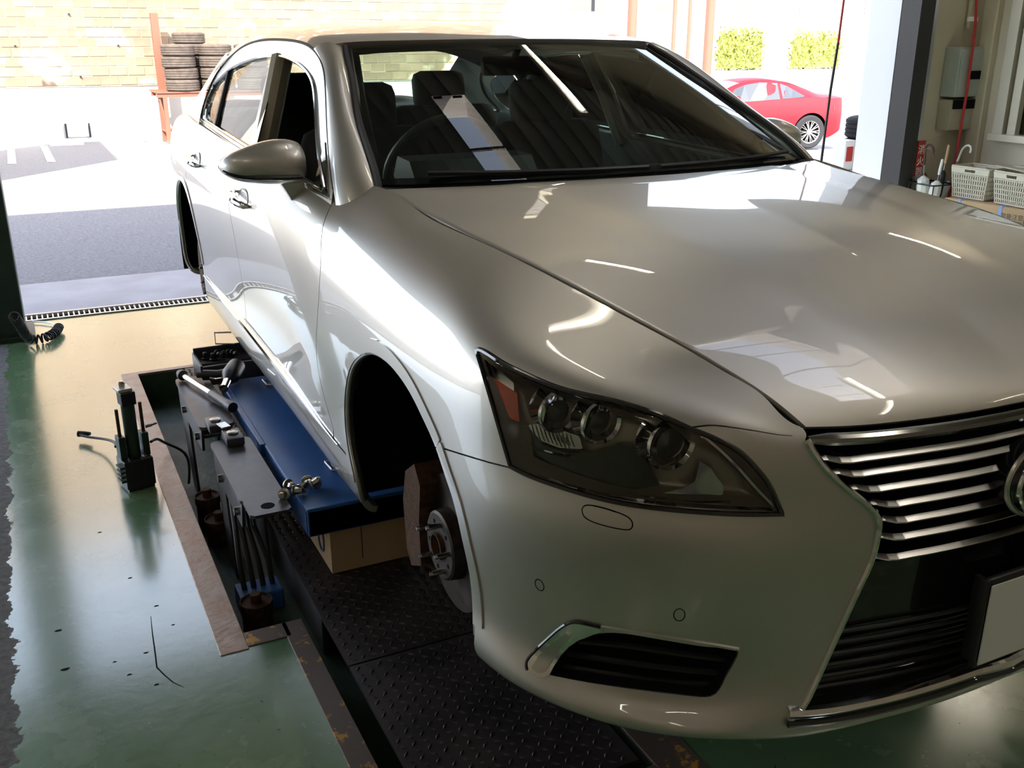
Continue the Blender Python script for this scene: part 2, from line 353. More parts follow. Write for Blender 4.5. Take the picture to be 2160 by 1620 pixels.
# right wall with the office window
wy0, wy1, wz0, wz1 = .6, 4.92, .80, 2.25
wallbox('wall_right', (XR+.08, (YB+wy0)/2, 2.6), (.16, wy0-YB, 5.2))
wallbox('wall_right_below', (XR+.08, (wy0+DOOR_Y)/2, wz0/2), (.16, DOOR_Y-wy0, wz0))
wallbox('wall_right_above', (XR+.08, (wy0+DOOR_Y)/2, (wz1+5.2)/2), (.16, DOOR_Y-wy0, 5.2-wz1))
wallbox('wall_right_pier', (XR+.08, (wy1+DOOR_Y)/2, (wz0+wz1)/2), (.16, DOOR_Y-wy1, wz1-wz0))
wallbox('wall_office', (XR+3.2, 1.2, 1.5), (.1, 8.6, 3.2)); wallbox('floor_office', (XR+1.65, 1.2, .05), (3.1, 8.6, .1), 'concrete'); wallbox('ceiling_office', (XR+1.65, 1.2, 3.0), (3.1, 8.6, .1))
wallbox('wall_office_end', (XR+1.65, 5.4, 1.5), (3.1, .1, 3.2)); wallbox('wall_office_near', (XR+1.65, -3.1, 1.5), (3.1, .1, 3.2))
# ceiling: ribbed deck with two roof lights
SKY = [(.42, .82, 2.35, 4.25), (1.50, 2.15, -1.3, 2.35)]
xs = sorted({XL, XR, *[q for s in SKY for q in s[:2]]}); ysn = sorted({YB, DOOR_Y+.2, *[q for s in SKY for q in s[2:]]})
b = tiles(xs, ysn, SKY, CEIL+.06)
for (x0, x1) in ((XL, XR),):
    k = 0; x = x0+.1
    while x < x1:
        segs = [(YB, DOOR_Y)]
        for s in SKY:
            if s[0]-.06 < x < s[1]+.06:
                segs = [(a, min(b_, s[2])) for a, b_ in segs if a < s[2]]+[(max(a, s[3]), b_) for a, b_ in segs if b_ > s[3]]
        for a, b_ in segs:
            if b_-a > .05: b.box((x, (a+b_)/2, CEIL+.03), (.11, b_-a, .05))
        x += .24
ceiling = struct(b.build('ceiling', M['ceiling']))
b = MB()
b = tiles(xs, ysn, SKY, CEIL+.45); 
for (x0, x1, y0, y1) in SKY:
    for (xa, ya, xb, yb) in ((x0, y0, x1, y0), (x1, y0, x1, y1), (x1, y1, x0, y1), (x0, y1, x0, y0)):
        b.add([(xa, ya, CEIL+.0), (xb, yb, CEIL+.0), (xb, yb, CEIL+.45), (xa, ya, CEIL+.45)], [(0, 1, 2, 3)])
struct(b.build('roof_deck', M['ceiling']))
for (x0, x1, y0, y1) in SKY:
    for yy in np.arange(y0+.55, y1-.2, .62): MB().box(((x0+x1)/2, yy, CEIL+.02), (x1-x0, .03, .03)).build('roof_light_bar', M['beam'], ceiling)
for y in (-4.0, -1.75, 2.28, 4.9):
    MB().box((-1, y, CEIL-.13), (14.0, .14, .24)).build('roof_beam', M['beam'], ceiling)
# door posts
post = empty('door_post', 'dark green steel post standing between the two open bays', 'post', (-1.83, 4.98, 0))
b = MB(); b.box((0, 0, 2.165), (.26, .26, 4.33), bevel=.012); b.build('shaft', M['post'], post)
MB().box((0, 0, .012), (.34, .34, .024)).build('base_plate', M['post'], post)
MB().tube([(-.02, -.142, 2.6), (-.02, -.142, 1.2), (-.015, -.145, .30)], .006, 6).build('cable', M['alu'], post, True)
struct(MB().box((5.27, DOOR_Y-.02, HZ/2), (.16, .20, HZ)).build('trim_1', M['frame_dark']))
struct(MB().box((5.385, DOOR_Y-.05, HZ/2), (.05, .10, HZ)).build('trim_2', M['alu']))
struct(MB().box((5.33, 5.57, 2.25), (.26, .34, 4.5)).build('wall_pillar', M['white_wall']))
struct(MB().box((-8.1, 5.3, 2.3), (.3, .4, 4.6)).build('trim_3', M['frame_dark']))
# ---- fluorescent lamps under the beams
M['tube_light'] = mat('fluorescent', (1, 1, 1), .4, emit=(1.0, .90, .72), emit_s=34.0)
M['fixture'] = mat('lamp_fixture', (.7, .7, .68), .5)
LAMPW = ['over the empty left bay, midway along', 'over the empty left bay, near the door', 'over the back of the empty left bay', 'over the roof of the silver sedan', 'over the nose of the silver sedan', 'over the bonnet of the silver sedan', 'by the door header over the sedan', 'on the office side, at the back', 'on the office side, midway', 'over the cartons, added to light the office corner', 'at the back wall, left bay side, added for warm light', 'at the back wall, office side, added for warm light']
for gi, (x, y) in enumerate(((-4.2, .2), (-4.2, 2.9), (-4.2, -3.2), (-.03, 2.25), (1.68, -1.9), (1.64, -.45), (1.95, 4.5), (4.6, -3.4), (5.4, -.6), (5.62, 4.3), (-2.4, -4.9), (1.2, -4.9))):  # office-corner and back-wall lamps are added, to lighten the corner and warm the bumper
    e = empty('ceiling_lamp', 'fluorescent tube lamp hanging ' + LAMPW[gi], 'lamp', (x, y, CEIL-.42), group='fluorescent lamps under the ceiling')
    b = MB(); b.box((0, 0, .07), (.10, 1.26, .05), bevel=.006); b.tube([(0, -.4, .09), (0, -.4, .42)], .006, 6); b.tube([(0, .4, .09), (0, .4, .42)], .006, 6); b.build('fixture', M['fixture'], e)
    MB().cyl((0, -.6, .02), (0, .6, .02), .014, 10).build('tube', M['tube_light'], e, True)
# ================================================================== THE SILVER SEDAN
LIFT = 0.207                       # height of the car's own ground plane above the shop floor
CAR0 = (0.0, 2.5, LIFT)
car = empty('sedan_car', 'silver four-door sedan raised on the floor lift with its wheels taken off', 'car', CAR0)
def CW(P):                          # half-model (a, y, z) -> local coordinates of the near (x<0) side
    P = np.asarray(P, float); return np.c_[-P[:, 0], P[:, 1]-CAR0[1], P[:, 2]]
def mirx(V): V = np.array(V, float); V[:, 0] *= -1; return V

PLAN = np.array([(0, 5.05), (.35, 5.03), (.62, 4.95), (.79, 4.80), (.865, 4.60), (.90, 4.33), (.915, 3.95), (.92, 3.55), (.925, 3.0), (.925, 2.4),
                 (.928, 1.9), (.932, 1.5), (.93, 1.2), (.928, .93), (.927, .70), (.917, .52), (.885, .40), (.83, .30), (.74, .20), (.62, .125), (.48, .075),
                 (.30, .035), (.15, .012), (0, .004)])
NS = len(PLAN); PU = np.r_[0, np.cumsum(np.linalg.norm(np.diff(PLAN, axis=0), axis=1))]
tg = np.gradient(PLAN, PU, axis=0); tg[0] = (1, 0); tg[-1] = (-1, 0)
tg /= np.linalg.norm(tg, axis=1)[:, None]; NRM = np.c_[-tg[:, 1], tg[:, 0]]
NRM *= np.sign((NRM*(PLAN-[0, 2.5])).sum(1))[:, None]
KEY = {  # station: (z list, inset list) for eleven rails, bottom to top
 0: ([.22, .23, .28, .36, .48, .60, .72, .82, .90, .96, .99], [.10, .03, 0, 0, 0, .005, .02, .02, .025, .04, .09]),
 3: ([.21, .22, .27, .36, .48, .60, .72, .83, .90, .96, .99], [.10, .04, .01, 0, 0, 0, .01, .012, .025, .045, .09]),
 5: ([.20, .21, .26, .345, .48, .62, .76, .87, .94, .985, 1.015], [.10, .05, .015, .008, .004, 0, .002, .012, .032, .06, .10]),
 6: ([.17, .18, .25, .345, .48, .62, .76, .87, .935, .98, 1.01], [.12, .05, .014, .008, .004, 0, .001, .010, .028, .054, .088]),
 8: ([.165, .175, .25, .350, .48, .62, .76, .865, .92, .96, .992], [.12, .05, .014, .009, .008, 0, .001, .012, .027, .05, .078]),
 10: ([.165, .175, .25, .337, .48, .62, .755, .85, .90, .935, .962], [.12, .05, .014, .008, .007, 0, .002, .014, .030, .052, .080]),
 11: ([.165, .175, .25, .337, .48, .62, .75, .845, .915, .97, 1.01], [.12, .05, .014, .006, .004, 0, .004, .018, .05, .115, .18]),
 13: ([.165, .175, .25, .337, .48, .61, .73, .83, .898, .937, .963], [.12, .05, .01, .004, .002, 0, .002, .027, .08, .145, .218]),
 14: ([.165, .178, .245, .335, .47, .60, .715, .812, .877, .915, .945], [.10, .04, .0, 0, 0, 0, .004, .024, .07, .14, .2]),
 15: ([.165, .182, .24, .315, .46, .59, .69, .792, .850, .885, .918], [.10, .035, -.006, .002, 0, 0, .007, .020, .055, .14, .2]),
 17: ([.155, .178, .226, .275, .43, .592, .655, .752, .818, .848, .87], [.14, .045, -.018, .006, .002, -.004, .014, .026, .048, .115, .2]),
 19: ([.145, .165, .207, .255, .43, .585, .645, .72, .772, .797, .815], [.12, .04, -.018, .006, .002, -.003, .012, .018, .032, .06, .1]),
 20: ([.15, .166, .20, .29, .44, .57, .65, .70, .738, .758, .774], [.10, .02, -.010, 0, 0, 0, .008, .013, .020, .028, .04]),
 23: ([.17, .185, .215, .30, .43, .55, .63, .69, .73, .755, .773], [.10, .02, 0, 0, 0, 0, .006, .012, .018, .026, .04])}
NR = 11; ks = sorted(KEY)
ZT = np.stack([pchip(PU[ks], [KEY[k][0][j] for k in ks], PU) for j in range(NR)], 1)
IT = np.stack([pchip(PU[ks], [KEY[k][1][j] for k in ks], PU) for j in range(NR)], 1)
CP = np.zeros((NS, NR, 3))
CP[:, :, :2] = PLAN[:, None]-NRM[:, None]*IT[:, :, None]; CP[:, :, 2] = ZT
SHUT = {11: (.745, 1.50, 1.010), 12: (.731, 1.20, .980), 13: (.71, .93, .963), 14: (.685, .70, .945), 15: (.650, .53, .918), 16: (.618, .415, .894),
        17: (.587, .315, .871), 18: (.551, .237, .842), 19: (.520, .178, .814), 20: (.486, .120, .774), 21: (.30, .075, .767), 22: (.15, .052, .770), 23: (0, .043, .772)}
for k, v in SHUT.items(): CP[k, -1] = v
for k in range(12, 20):     # let the rails above the headlight follow the shut line instead of the plan normal
    for j, w in ((9, .5), (8, .22)):
        CP[k, j, :2] = CP[k, j, :2]*(1-w*.6)+w*.6*(CP[k, 7, :2]+(CP[k, 10, :2]-CP[k, 7, :2])*({9: .62, 8: .26}[j]))
PT = np.r_[0, np.cumsum(np.linalg.norm(np.diff(CP, axis=1), axis=2)[8:19].mean(0))]
UM, TM = PU[-1], PT[-1]
def wall(uv):
    uv = np.atleast_2d(uv); Bu = nat_basis(PU, uv[:, 0]); Bt = nat_basis(PT, uv[:, 1])
    return np.einsum('nj,njk->nk', Bt, (Bu @ CP.reshape(NS, -1)).reshape(-1, NR, 3))
def wall_n(uv):
    uv = np.atleast_2d(uv); e = 2e-3
    du = wall(np.c_[np.clip(uv[:, 0]+e, 0, UM), uv[:, 1]])-wall(np.c_[np.clip(uv[:, 0]-e, 0, UM), uv[:, 1]])
    dt = wall(np.c_[uv[:, 0], np.clip(uv[:, 1]+e, 0, TM)])-wall(np.c_[uv[:, 0], np.clip(uv[:, 1]-e, 0, TM)])
    n = np.cross(dt, du); n /= np.linalg.norm(n, axis=1)[:, None]+1e-12
    return n
GU, GT = 420, 110
gu = np.linspace(0, UM, GU); gt = np.linspace(0, TM, GT); GUV = np.stack(np.meshgrid(gu, gt, indexing='ij'), -1).reshape(-1, 2)
GP = wall(GUV)
if (wall_n(np.array([[PU[9], PT[5]]]))[0, 0]) < 0:
    _wn = wall_n
    def wall_n(uv): return -_wn(uv)
gq = [(i*GT+j, (i+1)*GT+j, (i+1)*GT+j+1, i*GT+j+1) for i in range(GU-1) for j in range(GT-1)]
GW = GP*[-1, 1, 1]+[0, 0, LIFT]
BVH = BVHTree.FromPolygons([tuple(v) for v in GW], gq)
KD = kdtree.KDTree(len(GP))
for i, q in enumerate(GP): KD.insert(q, i)
KD.balance()
def uv_of(P):
    out = []
    for q in np.atleast_2d(P):
        _, i, _ = KD.find(q); uv = GUV[i].copy()
        for _ in range(4):
            e = 1e-3; s = wall([uv, uv+[e, 0], uv+[0, e]]); J = np.c_[(s[1]-s[0])/e, (s[2]-s[0])/e]
            uv = uv+np.linalg.lstsq(J, q-s[0], rcond=None)[0]; uv = np.clip(uv, [0, 0], [UM, TM])
        out.append(uv)
    return np.array(out)
def px(pts, n=None, smooth=True):
    """trace given as photograph pixels, laid on the body surface"""
    P = np.array(pts, float)
    if n: P = spline(P, n) if smooth and len(P) > 2 else resample(P, np.linalg.norm(np.diff(P, axis=0), axis=1).sum()/(n-1))
    hits = []
    for u, v in P:
        h = BVH.ray_cast(Vector(CAM), Vector(ray_dir(u, v)).normalized())
        if h[0] is not None: hits.append((-h[0].x, h[0].y, h[0].z-LIFT))
    return uv_of(hits)
def inside(Q, polys):
    Q = np.asarray(Q); r = np.zeros(len(Q), bool)
    for poly in polys:
        x, y = poly[:, 0], poly[:, 1]; x2, y2 = np.roll(x, -1), np.roll(y, -1)
        for k in range(0, len(Q), 4000):
            qx, qy = Q[k:k+4000, 0:1], Q[k:k+4000, 1:2]
            c = ((y > qy) != (y2 > qy)) & (qx < (x2-x)*(qy-y)/(y2-y+1e-15)+x)
            r[k:k+4000] ^= (c.sum(1) % 2 == 1)
    return r
def seg_dist(Q, polys):
    d = np.full(len(Q), 1e9)
    for poly in polys:
        A = poly; B = np.roll(poly, -1, axis=0); ab = B-A; L2 = (ab**2).sum(1)+1e-15
        for k in range(0, len(Q), 2000):
            q = Q[k:k+2000]; t = np.clip(((q[:, None]-A)*ab).sum(2)/L2, 0, 1)
            dd = np.linalg.norm(q[:, None]-(A+t[:, :, None]*ab), axis=2).min(1); d[k:k+2000] = np.minimum(d[k:k+2000], dd)
    return d
def area2(p): x, y = p[:, 0], p[:, 1]; return (x*np.roll(y, -1)-np.roll(x, -1)*y).sum()
def shrink(p, g):
    if g == 0: return p
    if area2(p) < 0: p = p[::-1]
    e = np.roll(p, -1, axis=0)-np.roll(p, 1, axis=0); e /= np.linalg.norm(e, axis=1)[:, None]+1e-12
    return p+np.c_[-e[:, 1], e[:, 0]]*g
def cdt(outer, holes, step, bstep=None):
    loops = [resample(outer, bstep or step*.7, True)]+[resample(h, bstep or step*.7, True) for h in holes]
    allb = np.vstack(loops); lo, hi = allb.min(0), allb.max(0)
    gx = np.arange(lo[0], hi[0], step); gy = np.arange(lo[1], hi[1], step*.87)
    G = np.array([(x+(step/2 if j % 2 else 0), y) for j, y in enumerate(gy) for x in gx])
    if len(G):
        G = G[inside(G, loops)]
        if len(G): G = G[seg_dist(G, loops) > step*.45]
    V = np.vstack([allb, G]) if len(G) else allb
    E = []; k = 0
    for L in loops: E += [(k+i, k+(i+1) % len(L)) for i in range(len(L))]; k += len(L)
    r = geometry.delaunay_2d_cdt([Vector(v) for v in V], E, [], 0, 1e-7)
    V2 = np.array([tuple(v) for v in r[0]]); F = np.array([tuple(f) for f in r[2]])
    c = V2[F].mean(1); F = F[inside(c, loops)]
    used = np.unique(F); remap = -np.ones(len(V2), int); remap[used] = np.arange(len(used)); return V2[used], remap[F]
def bedges(F):
    E = {}
    for a, b, c in F:
        for e in ((a, b), (b, c), (c, a)):
            E[e] = 1
    return [e for e in E if (e[1], e[0]) not in E]
def panel(name, outer, holes=(), step=.016, material=None, parent=None, gap=.0018, flange=.018, chart=wall, normal=None, depth=0.0, both=True, bowl=None, sides=(-1, 1), hole_gap=None):
    """a body panel: a region of a body surface, cut to its outline, with folded-in edges; made for both sides of the car"""
    normal = normal or wall_n
    outer = shrink(np.asarray(outer), gap); holes = [shrink(np.asarray(h), -(gap if hole_gap is None else hole_gap)) for h in holes]
    UV, F = cdt(outer, holes, step); P = chart(UV); N = normal(UV)
    if bowl is not None: P = P-N*np.minimum(seg_dist(UV, [outer]+holes)*bowl[0], bowl[1])[:, None]
    P = P-N*depth
    # orient faces along N
    fn = np.cross(P[F[:, 1]]-P[F[:, 0]], P[F[:, 2]]-P[F[:, 0]])
    flip = (fn*N[F[:, 0]]).sum(1) < 0; F[flip] = F[flip][:, ::-1]
    V = P; NN = N; faces = [tuple(f) for f in F]
    if flange:
        be = bedges(F); ids = sorted({i for e in be for i in e}); k = len(V); top = {i: k+n for n, i in enumerate(ids)}; bot = {i: k+len(ids)+n for n, i in enumerate(ids)}
        V = np.vstack([V, P[ids], P[ids]-N[ids]*flange])
        en = np.zeros((len(ids), 3)); pos = {i: n for n, i in enumerate(ids)}
        for a, b in be:
            q = np.cross(P[b]-P[a], N[a]); q /= np.linalg.norm(q)+1e-12; en[pos[a]] += q; en[pos[b]] += q
        en /= np.linalg.norm(en, axis=1)[:, None]+1e-12; NN = np.vstack([NN, en, en])
        faces += [(top[b], top[a], bot[a], bot[b]) for a, b in be]
    res = []
    for s in sides:
        W = CW(V); Nw = NN*[-1, 1, 1]; fs = faces
        if s < 0: fs = [f[::-1] for f in faces]
        else: W = mirx(W); Nw = mirx(Nw)
        par = parent[0 if s < 0 else 1] if isinstance(parent, (list, tuple)) else (parent or car)
        ob = link(name, W, fs, material, par, True, normals=None if bowl is not None else Nw)
        if par is not car and par is not None: pass
        res.append(ob)
    return res
def strip(name, P3, r, material, parent, flat_n=6, both=True, closed=False, taper=False):
    """trim strip swept along a curve of half-model points"""
    res = []; P3 = np.asarray(P3); n = len(P3)
    rr = r if not taper else [r*max(.15, min(1, 4*i/n, 4*(n-1-i)/n)) for i in range(n)]
    for s in ((-1, 1) if both else (-1,)):
        W = CW(P3); W = W if s < 0 else mirx(W)
        par = parent[0 if s < 0 else 1] if isinstance(parent, (list, tuple)) else parent
        res.append(MB().tube([tuple(q) for q in W], list(rr) if taper else r, flat_n, closed=closed).build(name, material, par, True))
    return res
def line_t(y_or_u, z): return uv_of([(.925, y_or_u, z)])[0]
def yz(pts): return uv_of([(.925, y, z) for y, z in pts])
def along_t(u0, u1, t, n=60): return np.c_[np.linspace(u0, u1, n), np.full(n, t)]

# ---- outlines read off the photograph
ARCH = [(769, 1077), (757, 1046), (748, 1004), (737, 950), (730.6, 904), (728.7, 857), (731.5, 815), (740.7, 776), (755.6, 754), (779.6, 743), (811, 757), (837, 783),
        (866.7, 826), (894.4, 881), (920.4, 939), (941, 1000), (959, 1055), (979, 1141), (994, 1215), (999.6, 1287), (1000, 1340)]
arch_uv = px(ARCH, 90)
HL_L = px([(1003, 743), (1020, 800), (1040, 868), (1060, 938), (1074, 986)], 24)
HL_T = px([(1003, 743), (1005, 735), (1012, 734), (1053, 757), (1107, 785), (1187, 817), (1287, 840), (1387, 870), (1460, 902)], 40)
HL_I = px([(1460, 902), (1523, 927), (1567, 953), (1600, 987), (1627, 1023), (1643, 1060), (1655, 1087)], 26)
HL_B = px([(1655, 1087), (1560, 1087), (1440, 1080), (1300, 1062), (1180, 1030), (1100, 1000), (1074, 986)], 40)
SEAM_S = px([(922, 942), (980, 960), (1030, 975), (1074, 986)], 12, False)
SEAM_T = px([(1460, 902), (1500, 897), (1540, 901), (1600, 910), (1640, 917), (1685, 920)], 14)
corner_uv = np.array([PU[20], TM])
GR = px([(1700, 928), (1720, 962), (1760, 1008), (1810, 1050), (1840, 1075), (1852, 1094), (1851, 1120), (1840, 1170), (1810, 1238), (1770, 1325), (1720, 1435), (1690, 1492), (1668, 1513), (1660, 1517)], 60)
GRB = px([(1660, 1517), (1720, 1513), (1800, 1500), (1950, 1462), (2050, 1428)], 20)
zt = lambda u, z: uv_of([np.r_[wall([[u, 0.3]])[0][:2], z]])[0]
gr_top = np.array([uv_of([(a, .03, z)])[0] for a, z in ((0, .742), (.12, .741), (.25, .738), (.36, .736), (.43, .738), (.472, .748))])[::-1]
gr_bot_c = uv_of([(0, 0, .222)])[0]
i_arch = int(np.argmin(np.abs(np.array([np.linalg.norm(q-SEAM_S[0]) for q in arch_uv]))))
arch_front = arch_uv[i_arch:]; arch_rear = arch_uv[:i_arch+1]

FOG_IN = [(1160, 1424), (1178, 1385), (1205, 1358), (1245, 1340), (1300, 1335), (1370, 1345), (1440, 1357), (1520, 1366), (1558, 1372), (1548, 1400), (1530, 1432), (1508, 1466), (1470, 1470), (1400, 1462), (1300, 1449), (1220, 1436)]
fog_uv = px(FOG_IN+[FOG_IN[0]], 70)[:-1]
# ---- front bumper
u_af = arch_front[-1][0]
bump = np.vstack([along_t(u_af, UM, 0.004, 120), [gr_bot_c], GRB[::-1], GR[::-1], [corner_uv-[.004, .0]], SEAM_T[::-1][1:], HL_I[1:], HL_B[1:-1], SEAM_S[::-1], arch_front[1:]])
bumper = panel('front_bumper', bump, [fog_uv], .014, M['paint'], hole_gap=0.0)
# ---- fenders
gapline = px([(727, 382), (700, 430), (681, 480), (677, 540), (674, 600), (669, 680), (667, 740), (675, 800), (690, 860), (703, 903)], 40)
chz = lambda y: float(np.interp(y, [1.1, 1.6, 2.6, 3.6], [.337, .337, .355, .352]))
i_c = int(np.argmin(np.abs([wall([q])[0][2]-chz(1.3) for q in arch_rear[:30]])))
chrome_f = np.array([yz([(y, chz(y))])[0] for y in np.linspace(wall([arch_rear[i_c]])[0][1]+.01, wall([gapline[-1]])[0][1], 8)])
fend = np.vstack([SEAM_S[:-1], HL_L[::-1][:-1], HL_T, SEAM_T[1:], [corner_uv+[-.004, 0]], along_t(corner_uv[0]-.02, gapline[0][0]+.004, TM, 90), gapline, chrome_f[::-1], arch_rear[i_c:-1]])
fender = panel('front_fender', fend, [], .016, M['paint'])
# ---- doors, sill, rear quarter
bgap = np.array([yz([q])[0] for q in ((2.80, .985), (2.76, .90), (2.70, .78), (2.63, .68), (2.60, .58), (2.60, .46), (2.61, .36))])
bgap = spline(bgap, 30)
front_top = along_t(gapline[0][0]-.004, bgap[0][0], TM, 60)
door_f = np.vstack([gapline[::-1], front_top, bgap, np.array([yz([(y, chz(y))])[0] for y in np.linspace(2.6, wall([gapline[-1]])[0][1]+.01, 30)])])
door_front = panel('front_door', door_f, [], .018, M['paint'])
RC = (3.93, .357)
rarc = lambda R, a0, a1, n: np.array([yz([(RC[0]+R*math.cos(math.radians(a)), RC[1]+R*math.sin(math.radians(a)))])[0] for a in np.linspace(a0, a1, n)])
rg = np.vstack([np.array([yz([q])[0] for q in ((3.72, 1.0), (3.74, .93), (3.735, .82))]), rarc(.425, 115, 182, 14)])
door_r = np.vstack([bgap[::-1], along_t(bgap[0][0], rg[0][0], TM, 40), rg, np.array([yz([(y, chz(y))])[0] for y in np.linspace(3.49, 2.62, 20)])])
door_rear = panel('rear_door', door_r, [], .020, M['paint'])
ra = rarc(.378, 205, -28, 60)
u_q0 = rg[-1][0]
qtr = np.vstack([rg[::-1], along_t(rg[0][0], 0.0, TM, 80), np.c_[np.zeros(20), np.linspace(TM, .004, 20)], along_t(0.0, ra[-1][0], .004, 60), ra[::-1],
                 np.array([yz([(y, chz(y))])[0] for y in (3.53,)])])
quarter = panel('rear_quarter', qtr, [], .028, M['paint'])
sill_top = np.array([yz([(y, chz(y)-.004)])[0] for y in np.linspace(1.30, 3.535, 50)])
rear_front = np.array([q for q in ra[:16] if wall([q])[0][2] < .345])
low_rear = np.array([q for q in arch_rear if wall([q])[0][2] < .333 and q[1] > PT[1]*.7])[::-1]
sill_poly = np.vstack([low_rear, along_t(low_rear[-1][0]-.005, rear_front[0][0]+.01, PT[1]*.62, 60), rear_front, sill_top[::-1]])
sill = panel('side_sill', sill_poly, [], .02, M['paint'])
# chrome strip along the sill
cs = np.array([wall(uv_of([(.925, y, chz(y))]))[0]+[.004, 0, 0] for y in np.linspace(1.392, 3.55, 60)])
strip('sill_chrome_strip', cs, .0115, M['chrome'], sill, 8, taper=True)
def flare(arc_uv, parents, w=.030):
    c = arc_uv.mean(0); d = np.gradient(arc_uv, axis=0); nn = np.c_[-d[:, 1], d[:, 0]]; nn /= np.linalg.norm(nn, axis=1)[:, None]+1e-9
    nn *= np.sign((nn*(arc_uv-c)).sum(1))[:, None]; sm = nn.copy()
    for _ in range(6): sm[1:-1] = (sm[:-2]+2*sm[1:-1]+sm[2:])/4
    sm /= np.linalg.norm(sm, axis=1)[:, None]
    return panel('arch_flare', np.vstack([arc_uv, (arc_uv+sm*w)[::-1]]), [], .012, M['paint'], parents, gap=0.0, flange=.005, depth=-.0035)
flare(arch_uv[4:i_arch+1], fender); flare(arch_uv[i_arch:-2], bumper); flare(ra[8:-12], quarter)
# arch lips: a rolled edge around the wheel openings
strip('arch_lip', wall(arch_uv)-wall_n(arch_uv)*.006, .007, M['paint'], fender, 8)
strip('arch_lip', wall(ra)-wall_n(ra)*.006, .007, M['paint'], quarter, 8)
strip('seal', wall(arch_uv)-wall_n(arch_uv)*.016, .006, M['rubber'], fender, 6)

# ---- hood
RSH = np.array([(.743, 1.462, 1.006), (.738, 1.33, .992), (.731, 1.20, .982), (.722, 1.06, .972), (.71, .93, .963), (.685, .70, .945), (.650, .53, .918), (.618, .415, .894),
                (.587, .315, .871), (.551, .237, .842), (.520, .178, .814), (.486, .120, .774)])
RCN = np.array([(0, 1.235, 1.026), (0, 1.0, 1.008), (0, .70, .974), (0, .45, .929), (0, .28, .885), (0, .16, .841), (0, .09, .808), (0, .055, .786), (0, .043, .772)])
RRE = np.array([(.743, 1.462, 1.006), (.62, 1.385, 1.014), (.42, 1.30, 1.021), (.2, 1.25, 1.025), (0, 1.235, 1.026)])
RFR = np.array([(.486, .120, .774), (.40, .098, .769), (.30, .076, .768), (.15, .052, .770), (0, .043, .772)])
def hood_grid(nw, nsx):
    w = np.linspace(0, 1, nw)**1.0; L = spline(RSH, 400); Cn = spline(RCN, 400); Re = spline(RRE, 200); Fr = spline(RFR, 200)
    def ev(C, q): return np.stack([np.interp(q, np.linspace(0, 1, len(C)), C[:, k]) for k in range(3)], 1)
    L, Cn = ev(L, w), ev(Cn, w); s = np.linspace(0, 1, nsx); Re, Fr = ev(Re, s), ev(Fr, s)
    G = np.zeros((nw, nsx, 3))
    for i in range(nw):
        for j in range(nsx):
            a, b = s[j], w[i]
            G[i, j] = (1-a)*L[i]+a*Cn[i]+(1-b)*Re[j]+b*Fr[j]-((1-a)*(1-b)*Re[0]+a*(1-b)*Re[-1]+(1-a)*b*Fr[0]+a*b*Fr[-1])
            # crown of the panel and the raised centre with its two soft creases
            k = math.sin(math.pi*min(1, b*1.02))**.5 if 0 < b < 1 else 0
            G[i, j, 2] += .010*math.sin(math.pi*a)*k
            lo, wd = .36+.10*b, .16
            e = np.clip((a-lo)/wd, 0, 1); G[i, j, 2] += .008*(e*e*(3-2*e))*(1-b)**.6*min(1, b*8+.4)
    return G
HG = hood_grid(90, 60); row = HG[:, :, :]
full = np.concatenate([row*[-1, 1, 1], (row[:, ::-1]*[1, 1, 1])[:, 1:]], axis=1)
full[:, :, 1] -= CAR0[1]; full[:, 0, 0] += .0065; full[:, -1, 0] -= .0065; full[:, (0, -1), 2] -= .0012; full[-1, :, 1] += .002
b = MB(); b.grid(full.tolist()); nw_, nc_ = full.shape[:2]
edge = [(i, 0) for i in range(nw_)]+[(nw_-1, j) for j in range(1, nc_)]+[(i, nc_-1) for i in range(nw_-2, -1, -1)]
top = [full[i, j] for i, j in edge]; bot = [q+(np.array([0, .006, -.006]) if i == nw_-1 else np.array([0, 0, -.02])) for q, (i, j) in zip(top, edge)]
b.grid([[tuple(q) for q in top], [tuple(q) for q in bot]])
hood = b.build('hood', M['paint'], car, True, sharp=50)
strip('hood_gap_shade', spline(RSH, 60)+[-.001, 0, -.011], .006, M['matte'], hood and [hood, hood], 6)  # black strip standing in for the shade inside the hood shut line

# ---- side of the cabin (chart y, z -> a)
def gh_a(y, z):
    y = np.asarray(y, float); z = np.asarray(z, float)
    base = pchip([1.2, 1.6, 2.5, 3.5, 4.2, 4.9], [.848, .850, .850, .840, .800, .70], y); k = (z-.945)/.44
    return base-.205*(k+.06*k*np.abs(k))/1.06
def gh(uv): uv = np.atleast_2d(uv); return np.c_[gh_a(uv[:, 0], uv[:, 1]), uv[:, 0], uv[:, 1]]
def gh_n(uv):
    e = 1e-3; uv = np.atleast_2d(uv); ay = (gh_a(uv[:, 0]+e, uv[:, 1])-gh_a(uv[:, 0]-e, uv[:, 1]))/(2*e); az = (gh_a(uv[:, 0], uv[:, 1]+e)-gh_a(uv[:, 0], uv[:, 1]-e))/(2*e)
    n = np.c_[np.ones(len(uv)), -ay, -az]; return n/np.linalg.norm(n, axis=1)[:, None]
beltz = lambda y: float(np.interp(y, [1.55, 1.9, 2.4, 3.0, 3.55, 4.0], [.962, .962, .976, .992, 1.006, 1.012]))
ARCS = spline([(1.633, .992), (1.83, 1.102), (2.046, 1.238), (2.159, 1.295), (2.342, 1.344), (2.551, 1.366), (2.841, 1.373), (3.25, 1.366), (3.60, 1.325), (3.86, 1.255), (4.03, 1.17), (4.05, 1.09), (3.98, 1.022)], 90)
